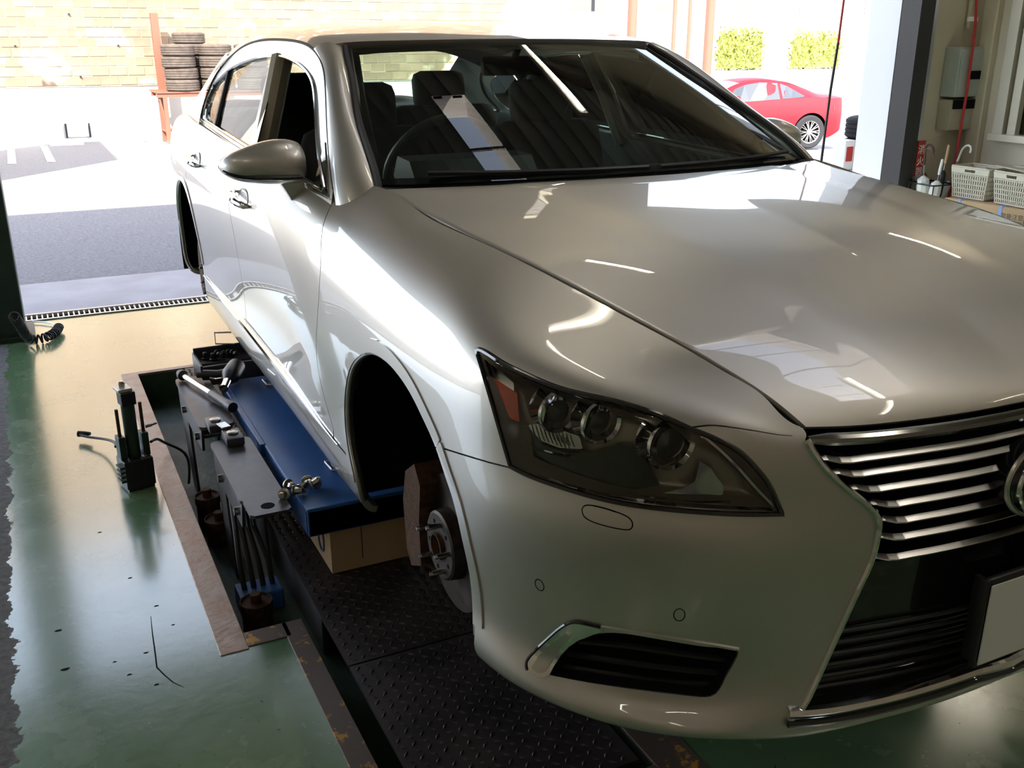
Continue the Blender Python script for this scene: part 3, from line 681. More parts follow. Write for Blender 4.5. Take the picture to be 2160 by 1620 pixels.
GLS = spline([(1.70, .985), (1.924, 1.094), (2.138, 1.221), (2.226, 1.256), (2.35, 1.283), (2.571, 1.308), (2.877, 1.317), (3.25, 1.295), (3.611, 1.246), (3.80, 1.20), (3.935, 1.135), (3.93, 1.08), (3.86, 1.032)], 80)
belt_l = np.array([(y, beltz(y)-.014) for y in np.linspace(3.98, 1.60, 50)])
glass_l = np.array([(y, beltz(y)+.014) for y in np.linspace(3.84, 1.69, 50)])
frame_poly = np.vstack([ARCS, belt_l]); glass_poly = np.vstack([GLS, glass_l])
panel('window_frame', frame_poly, [glass_poly], .014, M['paint'], [door_front[0], door_front[1]], chart=gh, normal=gh_n, gap=.001, flange=.012, hole_gap=0.0)
# panes
def cut(poly, y0, y1):
    keep = [q for q in poly if y0 < q[0] < y1]
    return keep
def zt_at(y): return float(np.interp(y, GLS[:62, 0], GLS[:62, 1]))
def pane_poly(ya, yb, tilt_a=0, tilt_b=0):
    up = [(y, zt_at(y)) for y in np.linspace(ya, yb, 24)]; dn = [(y, beltz(y)+.014) for y in np.linspace(yb-tilt_b, ya-tilt_a, 24)]
    return np.array(up+dn)
fa = [q for q in GLS if q[0] < 2.78]; fb = [(y, beltz(y)+.014) for y in np.linspace(2.64, 1.70, 20)]
panel('window_glass', np.array(fa+fb), [], .05, M['sideglass'], [door_front[0], door_front[1]], chart=gh, normal=gh_n, gap=0, flange=0, depth=.008, sides=(1,))   # the driver's window is wound down
rb = [q for q in GLS if 2.90 < q[0] < 3.62]
panel('window_glass', pane_poly(2.91, 3.62, .17, .15), [], .05, M['sideglass'], [door_rear[0], door_rear[1]], chart=gh, normal=gh_n, gap=0, flange=0, depth=.008)
qa = np.array([q for q in GLS[40:] if q[0] > 3.645]+[(y, beltz(y)+.014) for y in np.linspace(3.83, 3.49, 8)])
panel('quarter_glass', qa, [], .05, M['sideglass'], [quarter[0], quarter[1]], chart=gh, normal=gh_n, gap=0, flange=0, depth=.008)
panel('pillar_trim', np.array([(2.78, zt_at(2.78)), (2.91, zt_at(2.91)), (2.74, beltz(2.74)+.014), (2.64, beltz(2.64)+.014)]), [], .03, M['gloss_black'], [door_rear[0], door_rear[1]], chart=gh, normal=gh_n, gap=0, flange=.004, depth=.004)
strip('window_divider', gh([(3.632, zt_at(3.632)), (3.48, beltz(3.48)+.014)])-[.004, 0, 0], .011, M['rubber'], door_rear, 6)
GLc = np.vstack([GLS, glass_l])
strip('window_chrome', gh(resample(GLc, .03, True))+[.003, 0, 0], .006, M['chrome'], door_front, 6, closed=True)
strip('door_seal', gh(ARCS)-[.002, 0, 0], .006, M['rubber'], door_front, 6)
strip('belt_chrome', gh(np.array([(y, beltz(y)+.002) for y in np.linspace(1.62, 3.98, 40)]))+[.004, 0, 0], .008, M['chrome'], door_front, 8, taper=True)

# ---- front pillars, roof, rear pillars
SE = np.array([(.846, 1.55, .93), (.834, 1.615, .992), (.784, 1.815, 1.102), (.719, 2.032, 1.240), (.691, 2.145, 1.297), (.668, 2.33, 1.347)])
WE = np.array([(.752, 1.46, .95), (.737, 1.527, 1.012), (.692, 1.808, 1.152), (.640, 2.02, 1.252), (.612, 2.15, 1.312), (.588, 2.24, 1.348)])
nP = 40; se, we = spline(SE, nP), spline(WE, nP); rows = []
for i in range(nP):
    mid = (se[i]+we[i])/2; d = we[i]-se[i]; tn = (se[min(i+1, nP-1)]-se[max(i-1, 0)]); nn = np.cross(tn, d); nn /= np.linalg.norm(nn); nn *= np.sign(nn[0]) if abs(nn[0]) > .1 else np.sign(nn[2])
    rows.append([se[i]+d*s+nn*(.022*math.sin(math.pi*s)**.8) for s in np.linspace(0, 1, 11)]+[we[i]-nn*.02])
for s in (-1, 1):
    G = np.array(rows); G[:, :, 1] -= CAR0[1]; G[:, :, 0] *= s
    MB().grid(G.tolist(), flip=(s > 0)).build('front_pillar', M['paint'], car, True, sharp=60)
strip('pillar_seal', spline(WE, 30)+[.0, -.004, .006], .010, M['rubber'], car, 6)
RF = np.array([[(.668, 2.33, 1.346), (.628, 2.268, 1.362), (.42, 2.165, 1.374), (.2, 2.115, 1.378), (0, 2.10, 1.379)],
               [(.655, 2.55, 1.368), (.61, 2.52, 1.392), (.42, 2.46, 1.412), (.2, 2.43, 1.418), (0, 2.42, 1.420)],
               [(.648, 2.84, 1.375), (.60, 2.84, 1.405), (.42, 2.84, 1.430), (.2, 2.84, 1.439), (0, 2.84, 1.442)],
               [(.648, 3.25, 1.368), (.60, 3.27, 1.400), (.42, 3.3, 1.432), (.2, 3.3, 1.442), (0, 3.3, 1.445)],
               [(.662, 3.60, 1.327), (.60, 3.70, 1.372), (.42, 3.78, 1.406), (.2, 3.80, 1.420), (0, 3.82, 1.424)],
               [(.69, 3.88, 1.255), (.61, 4.05, 1.312), (.42, 4.18, 1.345), (.2, 4.23, 1.358), (0, 4.25, 1.362)]])
def tensor(G, nu, nv):
    G = np.asarray(G, float); tu = np.r_[0, np.cumsum(np.linalg.norm(np.diff(G, axis=0), axis=2).mean(1))]; tv = np.r_[0, np.cumsum(np.linalg.norm(np.diff(G, axis=1), axis=2).mean(0))]
    return np.einsum('ui,vj,ijk->uvk', nat_basis(tu, np.linspace(0, tu[-1], nu)), nat_basis(tv, np.linspace(0, tv[-1], nv)), G)
def both_sides(G): return np.concatenate([G*[-1, 1, 1], (G[:, ::-1])[:, 1:]], axis=1)-[0, CAR0[1], 0]
RG = tensor(RF, 50, 30); R2 = both_sides(RG)
b = MB(); b.grid(R2.tolist(), flip=False)
hd = R2[0]; b.grid([hd.tolist(), (hd+[0, .012, -.022]).tolist()], flip=True)
b.build('roof', M['paint'], car, True, sharp=55)
HL2 = R2*[.97, 1, 1]+[0, .01, -.03]
MB().grid(HL2.tolist(), flip=True).build('headliner', M['interior2'], car, True)
# rear pillar: from the roof edge and the window frame down to the deck
RP = np.array([[(.61, 4.05, 1.314), (.648, 3.95, 1.308), (.665, 3.80, 1.300), (.668, 3.64, 1.318)], [(.635, 4.25, 1.225), (.683, 4.13, 1.222), (.708, 4.03, 1.215), (.715, 3.95, 1.215)], [(.66, 4.47, 1.13), (.725, 4.3, 1.117), (.757, 4.15, 1.11), (.762, 3.99, 1.10)], [(.68, 4.64, 1.06), (.765, 4.42, 1.05), (.793, 4.16, 1.045), (.800, 3.90, 1.035)], [(.70, 4.80, .986), (.77, 4.60, .992), (.803, 4.30, 1.004), (.818, 3.86, .995)]])
for s in (-1, 1):
    G = tensor(RP, 16, 14); G[:, :, 1] -= CAR0[1]; G[:, :, 0] *= s
    MB().grid(G.tolist(), flip=(s < 0)).build('rear_pillar', M['paint'], car, True)
DK = np.array([[(.70, 4.76, 1.0), (.62, 4.74, 1.035), (.35, 4.80, 1.045), (0, 4.81, 1.045)], [(.67, 4.84, .99), (.58, 4.86, 1.02), (.33, 4.92, 1.035), (0, 4.93, 1.037)], [(.62, 4.89, .985), (.54, 4.92, .985), (.32, 4.96, .985), (0, 4.97, .985)]])
MB().grid(both_sides(tensor(DK, 12, 20)).tolist()).build('boot_lid', M['paint'], car, True)
# ---- windscreen and rear window
def screen(name, bot, top, bulge, material, thick=0):
    n = 24; B, T = spline(bot, n), spline(top, n); rows = []
    for k in range(21):
        w = k/20; r = B*(1-w)+T*w; nn = np.array([0, -.6, .8])
        rows.append(r+nn*bulge*4*w*(1-w)*.25)
    return MB().grid(both_sides(np.array(rows)).tolist()).build(name, material, car, True)
ws_b = np.array([(.740, 1.52, 1.010), (.62, 1.43, 1.018), (.42, 1.345, 1.026), (.2, 1.295, 1.031), (0, 1.28, 1.033)])
ws_t = np.array([(.590, 2.238, 1.347), (.50, 2.195, 1.356), (.36, 2.148, 1.362), (.18, 2.11, 1.366), (0, 2.098, 1.367)])
windscreen = screen('windscreen', ws_b, ws_t, .03, M['windscreen'])
screen('rear_window', np.array([(.62, 4.70, 1.045), (.4, 4.78, 1.05), (.2, 4.8, 1.05), (0, 4.8, 1.05)]), np.array([(.59, 4.08, 1.305), (.42, 4.19, 1.34), (.2, 4.235, 1.353), (0, 4.255, 1.357)]), .02, M['windscreen'])
# black band round the windscreen, cowl under it, wipers
b = MB(); B24, T24 = spline(ws_b, 24), spline(ws_t, 24); off = np.array([0, .010, -.008])
band = lambda w0, w1: both_sides(np.array([B24*(1-w)+T24*w+off*1.0+np.array([0, -.6, .8])*.03*w*(1-w) for w in (w0, w1)])).tolist()
b.grid(band(.0, .05)); b.grid(band(.955, 1.0)); b.build('windscreen_band', M['gloss_black'], windscreen)
b = MB(); hr = HG[0]; cow = np.array([hr+[0, -.02, -.012], hr+[0, .05, -.02], spline(ws_b, 60)+[0, .03, -.012]])
b.grid(both_sides(cow).tolist()).build('cowl', M['black'], car, True)
for (x0, x1, dy) in ((-.62, -.02, .0), (.02, .60, .0)):
    pts = [(x, float(np.interp(abs(x), [0, .2, .42, .62, .74], [1.28, 1.295, 1.345, 1.43, 1.52]))+.02-CAR0[1], 1.043) for x in np.linspace(x0, x1, 12)]
    MB().tube(pts, .007, 6).build('wiper', M['black'], car, True)
# ------------------------------------------------------------------ lamps, grille and trim of the sedan
def deep(u, v, d=0.0):
    """point d metres behind the body surface on the line of sight of a traced pixel (half-model coordinates)"""
    r = Vector(ray_dir(u, v)).normalized(); h = BVH.ray_cast(Vector(CAM), r)
    if h[0] is None: return None
    q = h[0]+r*d; return np.array([-q.x, q.y, q.z-LIFT])
def pair(fn):
    """build a thing for the near side and its mirror image"""
    return [fn(-1), fn(1)]
def put(mb, name, material, parents, s, smooth=True, sharp=35):
    V = np.array(mb.v); V[:, 0] *= -s if False else 1
    W = np.c_[s*V[:, 0], V[:, 1]-CAR0[1], V[:, 2]]
    fs = mb.f if s > 0 else [f[::-1] for f in mb.f]
    ob = link(name, W, fs, material, parents[0 if s < 0 else 1] if isinstance(parents, (list, tuple)) else parents, smooth, sharp=sharp)
    if isinstance(material, (list, tuple)): ob.data.polygons.foreach_set('material_index', mb.mi)
    return ob
hl_loop = np.vstack([HL_T[:-1], HL_I[:-1], HL_B[:-1], HL_L[::-1][:-1]])
headlamp = panel('headlight', hl_loop, [], .012, M['smoke'], gap=.002, flange=0, bowl=(1.6, .055))
panel('lamp_lens', hl_loop, [], .012, M['lampglass'], headlamp, gap=.003, flange=.004)
strip('lamp_seal', wall(shrink(hl_loop, .004))+wall_n(hl_loop)*.0005, .0045, M['gloss_black'], headlamp, 6, closed=True)
for (u, v, r) in ((1174, 866, .031), (1263, 889, .031), (1411, 933, .038)):
    q = deep(u, v, .028 if r < .035 else .036)
    for s in (-1, 1):
        b = MB(); b.lathe([(r*1.28, -.006), (r*1.22, -.012), (r*1.02, -.004), (r*1.0, .012), (r*1.25, .03)], c=q, axis='Y', n=32, mi=0)
        b.lathe([(0, -.55*r), (.35*r, -.50*r), (.65*r, -.36*r), (.88*r, -.16*r), (r, .05*r)], c=q+[0, .004, 0], axis='Y', n=32, mi=1, capped=False)
        put(b, 'projector_lamp', [M['chrome'], M['lens']], headlamp, s)
def sheet(name, pts, material, parents, d=.02, thick=.004, step=.008):
    uvp = px(pts); return panel(name, uvp, [], step, material, parents, gap=0, flange=thick, depth=d)
sheet('side_reflector', [(1031, 793), (1083, 829), (1087, 893), (1066, 884), (1048, 838)], M['amber'], headlamp, .012)
sheet('reflector_trim', [(1005, 746), (1020, 757), (1050, 780), (1077, 806), (1077, 824), (1050, 806), (1022, 788), (1010, 770)], M['chrome'], headlamp, .010)
sheet('turn_lamp', [(1085, 905), (1120, 900), (1205, 930), (1212, 958), (1160, 955), (1120, 940)], M['reflector'], headlamp, .035)
sheet('lamp_bezel', [(1095, 790), (1180, 822), (1280, 846), (1380, 876), (1440, 902), (1395, 880), (1290, 857), (1190, 838), (1120, 812)], M['gloss_black'], headlamp, .006)
def hl_strip(name, pts, r, material, d=.016):
    P = np.array([deep(u, v, d) for u, v in spline(pts, 30)]); strip(name, P, r, material, headlamp, 6)
hl_strip('light_guide', [(1100, 995), (1180, 1021), (1300, 1050), (1440, 1068), (1560, 1074), (1640, 1077)], .006, M['chrome'])
hl_strip('light_guide', [(1140, 1000), (1250, 1032), (1370, 1050), (1480, 1060), (1540, 1058)], .003, M['reflector'], .03)
hl_strip('light_guide', [(1640, 1074), (1600, 1035), (1560, 990), (1520, 950), (1478, 915)], .0045, M['reflector'])
hl_strip('light_guide', [(1124, 943), (1150, 952), (1180, 959), (1211, 962)], .003, M['chrome'], .03)
for k in range(10):
    hl_strip('lamp_rib', [(1113+k*9, 893+k*3.2), (1117+k*9, 907+k*3.2), (1122+k*9, 921+k*3.0)], .0011, M['reflector'], .03)
sheet('lamp_mask', [(1088, 905), (1150, 935), (1220, 968), (1290, 948), (1330, 958), (1365, 1000), (1390, 1040), (1300, 1047), (1180, 1018), (1100, 990)], M['gloss_black'], headlamp, .040)
sheet('fog_reflector', [(1395, 1052), (1490, 1056), (1532, 1058), (1534, 1040), (1505, 1000), (1480, 985), (1470, 1030), (1440, 1045)], M['reflector'], headlamp, .03)
# ---- washer covers and parking sensors
sheet('washer_cover', [(1228, 1075), (1232, 1068), (1245, 1066), (1310, 1084), (1328, 1094), (1334, 1105), (1331, 1115), (1320, 1117), (1290, 1112), (1245, 1098), (1231, 1087)], M['paint'], bumper, -.0006, .0)
wc = px([(1228, 1075), (1232, 1068), (1245, 1066), (1310, 1084), (1328, 1094), (1334, 1105), (1331, 1115), (1320, 1117), (1290, 1112), (1245, 1098), (1231, 1087), (1228, 1075)], 50)[:-1]
strip('washer_gap', wall(wc), .0014, M['matte'], bumper, 4, closed=True)
for (u, v) in ((1138, 1234), (1433, 1297)):
    c = px([(u, v)])[0]; ring = c+np.array([(math.cos(t)*.0095, math.sin(t)*.0095) for t in np.linspace(0, 2*math.pi, 28, endpoint=False)])
    strip('parking_sensor', wall(ring), .0010, M['matte'], bumper, 4, closed=True)
# ---- fog intake
fogb = panel('fog_intake', fog_uv, [], .012, M['matte'], bumper, gap=-.002, flange=0, bowl=(2.5, .06))
for k, pts in enumerate(([(1222, 1352), (1330, 1363), (1440, 1379), (1545, 1392)], [(1195, 1378), (1300, 1394), (1440, 1412), (1530, 1420)], [(1176, 1404), (1300, 1424), (1420, 1440), (1505, 1444)])):
    P = np.array([deep(u, v, .035) for u, v in spline(pts, 20)]); strip('intake_slat', P, .006, M['black'], bumper, 6)
sheet('lamp_bezel', [(1114, 1414), (1112, 1398), (1128, 1374), (1160, 1343), (1190, 1318), (1210, 1310), (1235, 1313), (1268, 1321), (1275, 1327), (1248, 1338), (1222, 1348), (1202, 1362), (1185, 1380), (1170, 1404), (1160, 1424), (1150, 1430), (1130, 1426)], M['chrome'], bumper, -.004, .008)
sheet('position_lamp', [(1124, 1408), (1140, 1380), (1170, 1350), (1198, 1330), (1206, 1340), (1180, 1370), (1162, 1400), (1150, 1418), (1135, 1420)], M['satin'], bumper, -.007, .003)
fo_ = px([(1114, 1414), (1112, 1398), (1128, 1374), (1160, 1343), (1190, 1318), (1210, 1310), (1235, 1313), (1268, 1321)], 40); strip('bezel_gap', wall(fo_)+wall_n(fo_)*.003, .0035, M['gloss_black'], bumper, 6)
P = np.array([deep(u, v, .0) for u, v in spline([(1268, 1322), (1320, 1330), (1400, 1343), (1480, 1356), (1558, 1369)], 30)]); strip('intake_trim', P, .004, M['paint'], bumper, 6)

# ---- grille
gr_loop = np.vstack([gr_top, np.c_[np.full(10, UM), np.linspace(gr_top[-1][1], gr_bot_c[1], 10)], GRB[::-1], GR[::-1][1:]])
gr_loop = gr_loop[np.r_[True, np.linalg.norm(np.diff(gr_loop, axis=0), axis=1) > 1e-5]]
grille = panel('grille', gr_loop, [], .03, M['matte'], gap=-.004, flange=0, depth=.055)
def full_path(uvs, off=0.0):
    P = wall(uvs)+wall_n(uvs)*off; Lh = CW(P); return np.vstack([Lh, mirx(Lh)[::-1][1:]])
zb = [wall(px([(1940, v)]))[0][2] for v in (951, 982, 1018, 1055, 1091, 1126, 1167)]
gr3 = wall(GR)
def edge_a(z):
    k = np.argsort(gr3[:, 2]); return float(np.interp(z, gr3[k, 2], gr3[k, 0]))
u_of_a = lambda a: float(np.interp(a, PLAN[::-1][:8, 0], PU[::-1][:8]))
for z in zb:
    ae = edge_a(z)+.004; A = np.r_[ae, ae-.02, ae-.045, ae-.065, np.linspace(ae-.09, 0, 14)]
    dzs = np.r_[.004, .003, -.004, -.006, np.linspace(-.005, 0, 14)]
    rings = []
    for a, dd in zip(A, dzs):
        y = float(wall([[u_of_a(a), uv_of([(a, .05, z)])[0][1]]])[0][1])
        sc = min(1, (ae-a)/.03*.6+.4)
        rings.append([(-a, y+.004-CAR0[1], z+dd-.0045*sc), (-a, y+.002-CAR0[1], z+dd-.001), (-a, y+.012-CAR0[1], z+dd+.0055*sc), (-a, y+.045-CAR0[1], z+dd+.003), (-a, y+.045-CAR0[1], z+dd-.003)])
    rings += [[(-q[0], q[1], q[2]) for q in r] for r in rings[::-1][1:]]
    b = MB(); n = 5; vs = [v for r in rings for v in r]; b.v = vs
    for i in range(len(rings)-1):
        for j in range(n): b.f.append((i*n+j, i*n+(j+1) % n, (i+1)*n+(j+1) % n, (i+1)*n+j)); b.mi.append(0 if j in (0, 1) else 1)
    b.build('grille_bar', [M['satin'], M['gloss_black']], grille[0])
bot_n = np.vstack([GRB, [gr_bot_c]])
tr_ = np.vstack([[(.484, .108, .756)], spline(RFR, 24)[2:]+[0, -.010, -.019]]); tr_ = np.c_[-tr_[:, 0], tr_[:, 1]-CAR0[1], tr_[:, 2]]; tr_ = np.vstack([tr_, mirx(tr_)[::-1][1:]])
MB().tube([tuple(q) for q in tr_], [.006]+[.0115]*(len(tr_)-2)+[.006], 10).build('grille_trim', M['dark_chrome'], grille[0], True)
for s in (-1, 1):
    W = CW(wall(GR)+wall_n(GR)*.002); W = W if s < 0 else mirx(W)
    MB().tube([tuple(q) for q in W], .0065, 8).build('grille_trim', M['chrome'], grille[0 if s < 0 else 1], True)
low = bot_n+[0, .012]
MB().tube([tuple(q) for q in full_path(spline(low, 40), .0)], .012, 8).build('lower_trim', M['chrome'], grille[0], True)
MB().tube([tuple(q) for q in full_path(spline(bot_n+[0, -.006], 40), .004)], .008, 8).build('lower_trim', M['gloss_black'], grille[0], True)
lowp = [q for q in GR if wall([q])[0][2] < zb[-1]-.02]
lz = uv_of([(0, 0, zb[-1]-.02)])[0]
lower = np.vstack([[lowp[0]], np.array([uv_of([(a, .05, zb[-1]-.02)])[0] for a in np.linspace(edge_a(zb[-1]-.02)-.02, 0, 8)]), np.c_[np.full(6, UM), np.linspace(lz[1], gr_bot_c[1], 6)], GRB[::-1], lowp[::-1][1:]])
panel('lower_grille', lower, [], .03, M['gloss_black'], grille, gap=.004, flange=0, depth=.03)
for z in (.375, .352, .329, .306, .283, .26):
    ae = edge_a(z)-.006; P = [(-a, float(np.interp(a, [0, .15, .3, .48, .62], [.004, .012, .035, .075, .125]))+.022-CAR0[1], z) for a in np.linspace(ae, -ae, 30)]
    P = [(q[0], float(np.interp(abs(q[0]), [0, .15, .3, .48, .62], [.004, .012, .035, .075, .125]))+.022-CAR0[1], z) for q in P]
    MB().tube(P, .0045, 6).build('lower_slat', M['black'], grille[0], True)
# emblem
def ell(rx, rz, y, c=(0, .643), n=48): return [(c[0]+rx*math.cos(t), y-CAR0[1], c[1]+rz*math.sin(t)) for t in np.linspace(0, 2*math.pi, n, endpoint=False)]
b = MB(); rr = [ell(.112*k, .078*k, y) for k, y in ((1.0, .03), (1.0, -.004), (.985, -.012), (.95, -.017), (.8, -.021), (.6, -.0235), (.3, -.025), (.02, -.0255))]
for r0, r1 in zip(rr[:-1], rr[1:]):
    b.grid([r0+[r0[0]], r1+[r1[0]]], flip=True)
b.build('emblem', M['gloss_black'], grille[0], True, sharp=60)
b = MB(); b.tube(ell(.104, .071, -.021), .0055, 8, closed=True)
b.tube([(-.035, -.031-CAR0[1], .70), (-.052, -.031-CAR0[1], .665), (-.066, -.030-CAR0[1], .625), (-.062, -.030-CAR0[1], .607), (-.03, -.033-CAR0[1], .605), (.03, -.034-CAR0[1], .612), (.08, -.028-CAR0[1], .622)], [.004, .006, .008, .009, .008, .007, .004], 8)
b.build('emblem_ring', M['chrome'], grille[0], True)
MB().tube(ell(.113, .079, -.004), .006, 8, closed=True).build('emblem_bezel', M['satin'], grille[0], True)
# number plate, blanked white
plate = MB(); plate.box((0, -.038-CAR0[1], .395), (.345, .014, .185), bevel=.005); plate.box((-.168, -.030-CAR0[1], .40), (.012, .03, .17), bevel=.003); plate.box((.168, -.030-CAR0[1], .40), (.012, .03, .17), bevel=.003)
plate.box((0, -.012-CAR0[1], .40), (.18, .04, .09))
plate = plate.build('plate_holder', M['black'], car, True)
MB().box((0, -.0465-CAR0[1], .393), (.330, .003, .165), bevel=.0012).build('number_plate', M['plate_white'], plate)

# ---- door mirrors
SEC = [(.842, 1.905, 1.030, .040, .040), (.850, 1.905, 1.034, .056, .056), (.880, 1.905, 1.038, .064, .064), (.93, 1.908, 1.039, .066, .064), (.98, 1.914, 1.036, .062, .056), (1.02, 1.922, 1.032, .054, .046), (1.05, 1.932, 1.030, .042, .033), (1.068, 1.942, 1.029, .026, .019), (1.077, 1.95, 1.029, .006, .005)]
S2 = spline(np.array(SEC), 36)
for s in (-1, 1):
    b = MB(); rings = []
    for a, yc, zc, ry, rz in S2:
        r = []
        for k in range(28):
            t = 2*math.pi*k/28; c, sn = math.cos(t), math.sin(t); yy = ry*c*(1.25 if c < 0 else .75)
            zz = rz*math.copysign(abs(sn)**.85, sn); r.append((s*a, yc+yy-CAR0[1], zc+zz))
        rings.append(r+[r[0]])
    b.grid(rings, flip=(s > 0)); b.add(rings[0][:-1], [tuple(range(28)) if s > 0 else tuple(range(27, -1, -1))])
    mir = b.build('door_mirror', M['paint'], car, True, sharp=60)
    b = MB(); ft = []
    for zc, a0, a1, y0, y1 in ((.992, .848, .925, 1.87, 1.945), (.965, .846, .905, 1.875, 1.94), (.93, .846, .885, 1.882, 1.93), (.895, .850, .875, 1.89, 1.92), (.866, .855, .866, 1.897, 1.912)):
        ft.append([(s*a0, y0-CAR0[1], zc), (s*a1, y0+.012-CAR0[1], zc), (s*a1, y1-.012-CAR0[1], zc), (s*a0, y1-CAR0[1], zc), (s*a0, y0-CAR0[1], zc)])
    b.grid(ft, flip=(s < 0)); b.build('mirror_foot', M['paint'], mir, True, sharp=50)
    pts = [(s*a, yc-ry*1.16-CAR0[1], zc-rz*.62) for a, yc, zc, ry, rz in S2[5:33]]
    MB().tube(pts, .0045, 6).build('mirror_lamp', M['gloss_black'], mir, True)
    b = MB(); g = [(s*a, yc+.0505*min(1, ry/.06)-CAR0[1], zc+.82*rz) for a, yc, zc, ry, rz in S2[4:33]]; g2 = [(s*a, yc+.0505*min(1, ry/.06)-CAR0[1], zc-.82*rz) for a, yc, zc, ry, rz in S2[4:33]]
    b.grid([g, g2], flip=(s < 0)); b.build('mirror_glass', M['chrome'], mir)
    # corner cover where the mirror meets the window
    b = MB(); tri = [(1.64, .968), (1.80, .968), (1.845, 1.095)]
    tri3 = [(s*(gh_a(y, z)+.004), y-CAR0[1], z) for y, z in tri]; b.add(tri3+[(v[0]-s*.02, v[1], v[2]) for v in tri3], [(0, 1, 2) if s > 0 else (2, 1, 0), (0, 1, 4, 3), (1, 2, 5, 4), (2, 0, 3, 5)])
    b.build('corner_cover', M['gloss_black'], mir)
# ---- door handles
for doors, y0, z0 in ((door_front, 2.47, .855), (door_rear, 3.43, .885)):
    P = []
    for k, yy in enumerate(np.linspace(y0-.115, y0+.115, 15)):
        q = wall(uv_of([(.925, yy, z0+.012*(yy-y0)/.115)]))[0]; P.append(q+[.004+.03*math.sin(math.pi*k/14)**.5, 0, 0])
    rr = [.006+.009*math.sin(math.pi*k/14)**.4 for k in range(15)]
    for s in (-1, 1):
        W = CW(np.array(P)); W = W if s < 0 else mirx(W)
        MB().tube([tuple(q) for q in W], rr, 10).build('door_handle', M['chrome'], doors[0 if s < 0 else 1], True)
        cpos = wall(uv_of([(.925, y0, z0)]))[0]; b = MB(); ring = []
        for rad, dd in ((1.0, .0015), (.8, -.001), (.4, -.002), (.02, -.002)):
            ring.append([tuple(np.array([s*(wall(uv_of([(.925, y0+.075*rad*math.cos(t), z0+.034*rad*math.sin(t))]))[0][0]+dd), y0+.075*rad*math.cos(t)-CAR0[1], z0+.034*rad*math.sin(t)])) for t in np.linspace(0, 2*math.pi, 25)])
        b.grid(ring, flip=(s > 0)); b.build('handle_cup', M['satin'], doors[0 if s < 0 else 1], True)

# ---- wheel wells, hubs and brakes
FC = (.905, .357)
for (cy, cz) in (FC, RC):
    for s in (-1, 1):
        b = MB(); G = []
        for k in range(41):
            t = math.radians(-19+218*k/40); G.append([(s*a, cy+.425*math.cos(t)-CAR0[1], cz+.425*math.sin(t)) for a in (.52, .60, .75, .895)])
        b.grid(G, flip=(s > 0)); ring = [q[0] for q in G]; b.add(ring, [tuple(range(len(ring)))]); b.build('wheel_liner', M['matte'], car, True)
def brake(s, cy, cz, R):
    hub = MB().lathe([(.0, 0), (.03, 0), (.034, -.012), (.034, -.05), (.02, -.055)], c=(0, 0, 0), axis='X', n=24)
    c = (s*.838, cy-CAR0[1], cz)
    def fl(mb): return mb
    b = MB(); sg = s
    prof = [(.033, .0), (.078, .0), (.084, -.004), (.087, -.03), (.0875, -.034), (R, -.034), (R, -.040), (R-.006, -.0405), (R-.006, -.052), (R, -.0525), (R, -.060), (.06, -.060)]
    b.lathe([(r, h*sg) for r, h in prof], c=c, axis='X', n=48, capped=False)
    disc = b.build('brake_disc', M['disc'], car, True, sharp=30)
    b = MB(); b.lathe([(.033, 0), (.0335, sg*.010), (.029, sg*.010), (.028, -.02*sg), (.0, -.02*sg)], c=c, axis='X', n=28, capped=False); b.build('hub', M['rust'], disc, True)
    for k in range(5):
        t = math.radians(100+72*k); p = (c[0], c[1]+.06*math.cos(t), c[2]+.06*math.sin(t))
        b = MB(); b.cyl(p, (p[0]+sg*.030, p[1], p[2]), .0064, 12); b.cyl((p[0]+sg*.030, p[1], p[2]), (p[0]+sg*.036, p[1], p[2]), .0064, 12, .0045); b.build('wheel_stud', M['steel'], disc, True)
    for k in range(5):
        t = math.radians(100+36+72*k); p = (c[0], c[1]+.06*math.cos(t), c[2]+.06*math.sin(t)); b = MB(); b.cyl((p[0]-.002*sg, p[1], p[2]), (p[0]+.0012*sg, p[1], p[2]), .0055, 10); b.build('disc_hole', M['matte'], disc)
    # caliper behind the disc
    b = MB(); poly = [(.095, -.10), (.165, -.135), (.195, -.10), (.21, .03), (.185, .12), (.12, .165), (.085, .12), (.10, .02)]
    b.prism(poly, -.115, .012, map=lambda x, y, z: (c[0]+sg*z, c[1]+x, c[2]+y)); b.build('brake_caliper', M['rust'], disc)
    b = MB(); b.cyl((c[0]-.06*sg, c[1], c[2]), (c[0]-.26*sg, c[1], c[2]-.01), .045, 16); b.box((c[0]-.12*sg, c[1], c[2]+.02), (.05, .12, .20), bevel=.01); b.build('knuckle', M['rust'], disc, True)
    b = MB(); b.tube([(c[0]-.14*sg, c[1], c[2]-.10), (c[0]-.3*sg, c[1]-.02, c[2]-.06), (c[0]-.45*sg, c[1]+.08, c[2]-.02)], .022, 8); b.tube([(c[0]-.16*sg, c[1]+.02, c[2]+.05), (c[0]-.24*sg, c[1]+.02, c[2]+.30)], .05, 12); b.build('suspension_arm', M['matte'], disc, True)
for s in (-1, 1):
    brake(s, .889, .255, .167); brake(s, 3.90, .27, .155)
b = MB(); b.box((0, 2.5-CAR0[1]+.15, .225), (1.62, 2.1, .05)); b.box((0, 4.55-CAR0[1], .30), (1.3, .5, .1)); b.box((0, .75-CAR0[1], .255), (1.0, .9, .04)); b.box((0, 3.9-CAR0[1], .27), (1.0, .9, .04)); b.box((0, 1.2-CAR0[1], .60), (1.40, .04, .6)); b.box((0, .42-CAR0[1], .45), (1.2, .05, .42))
b.build('underbody', M['matte'], car)

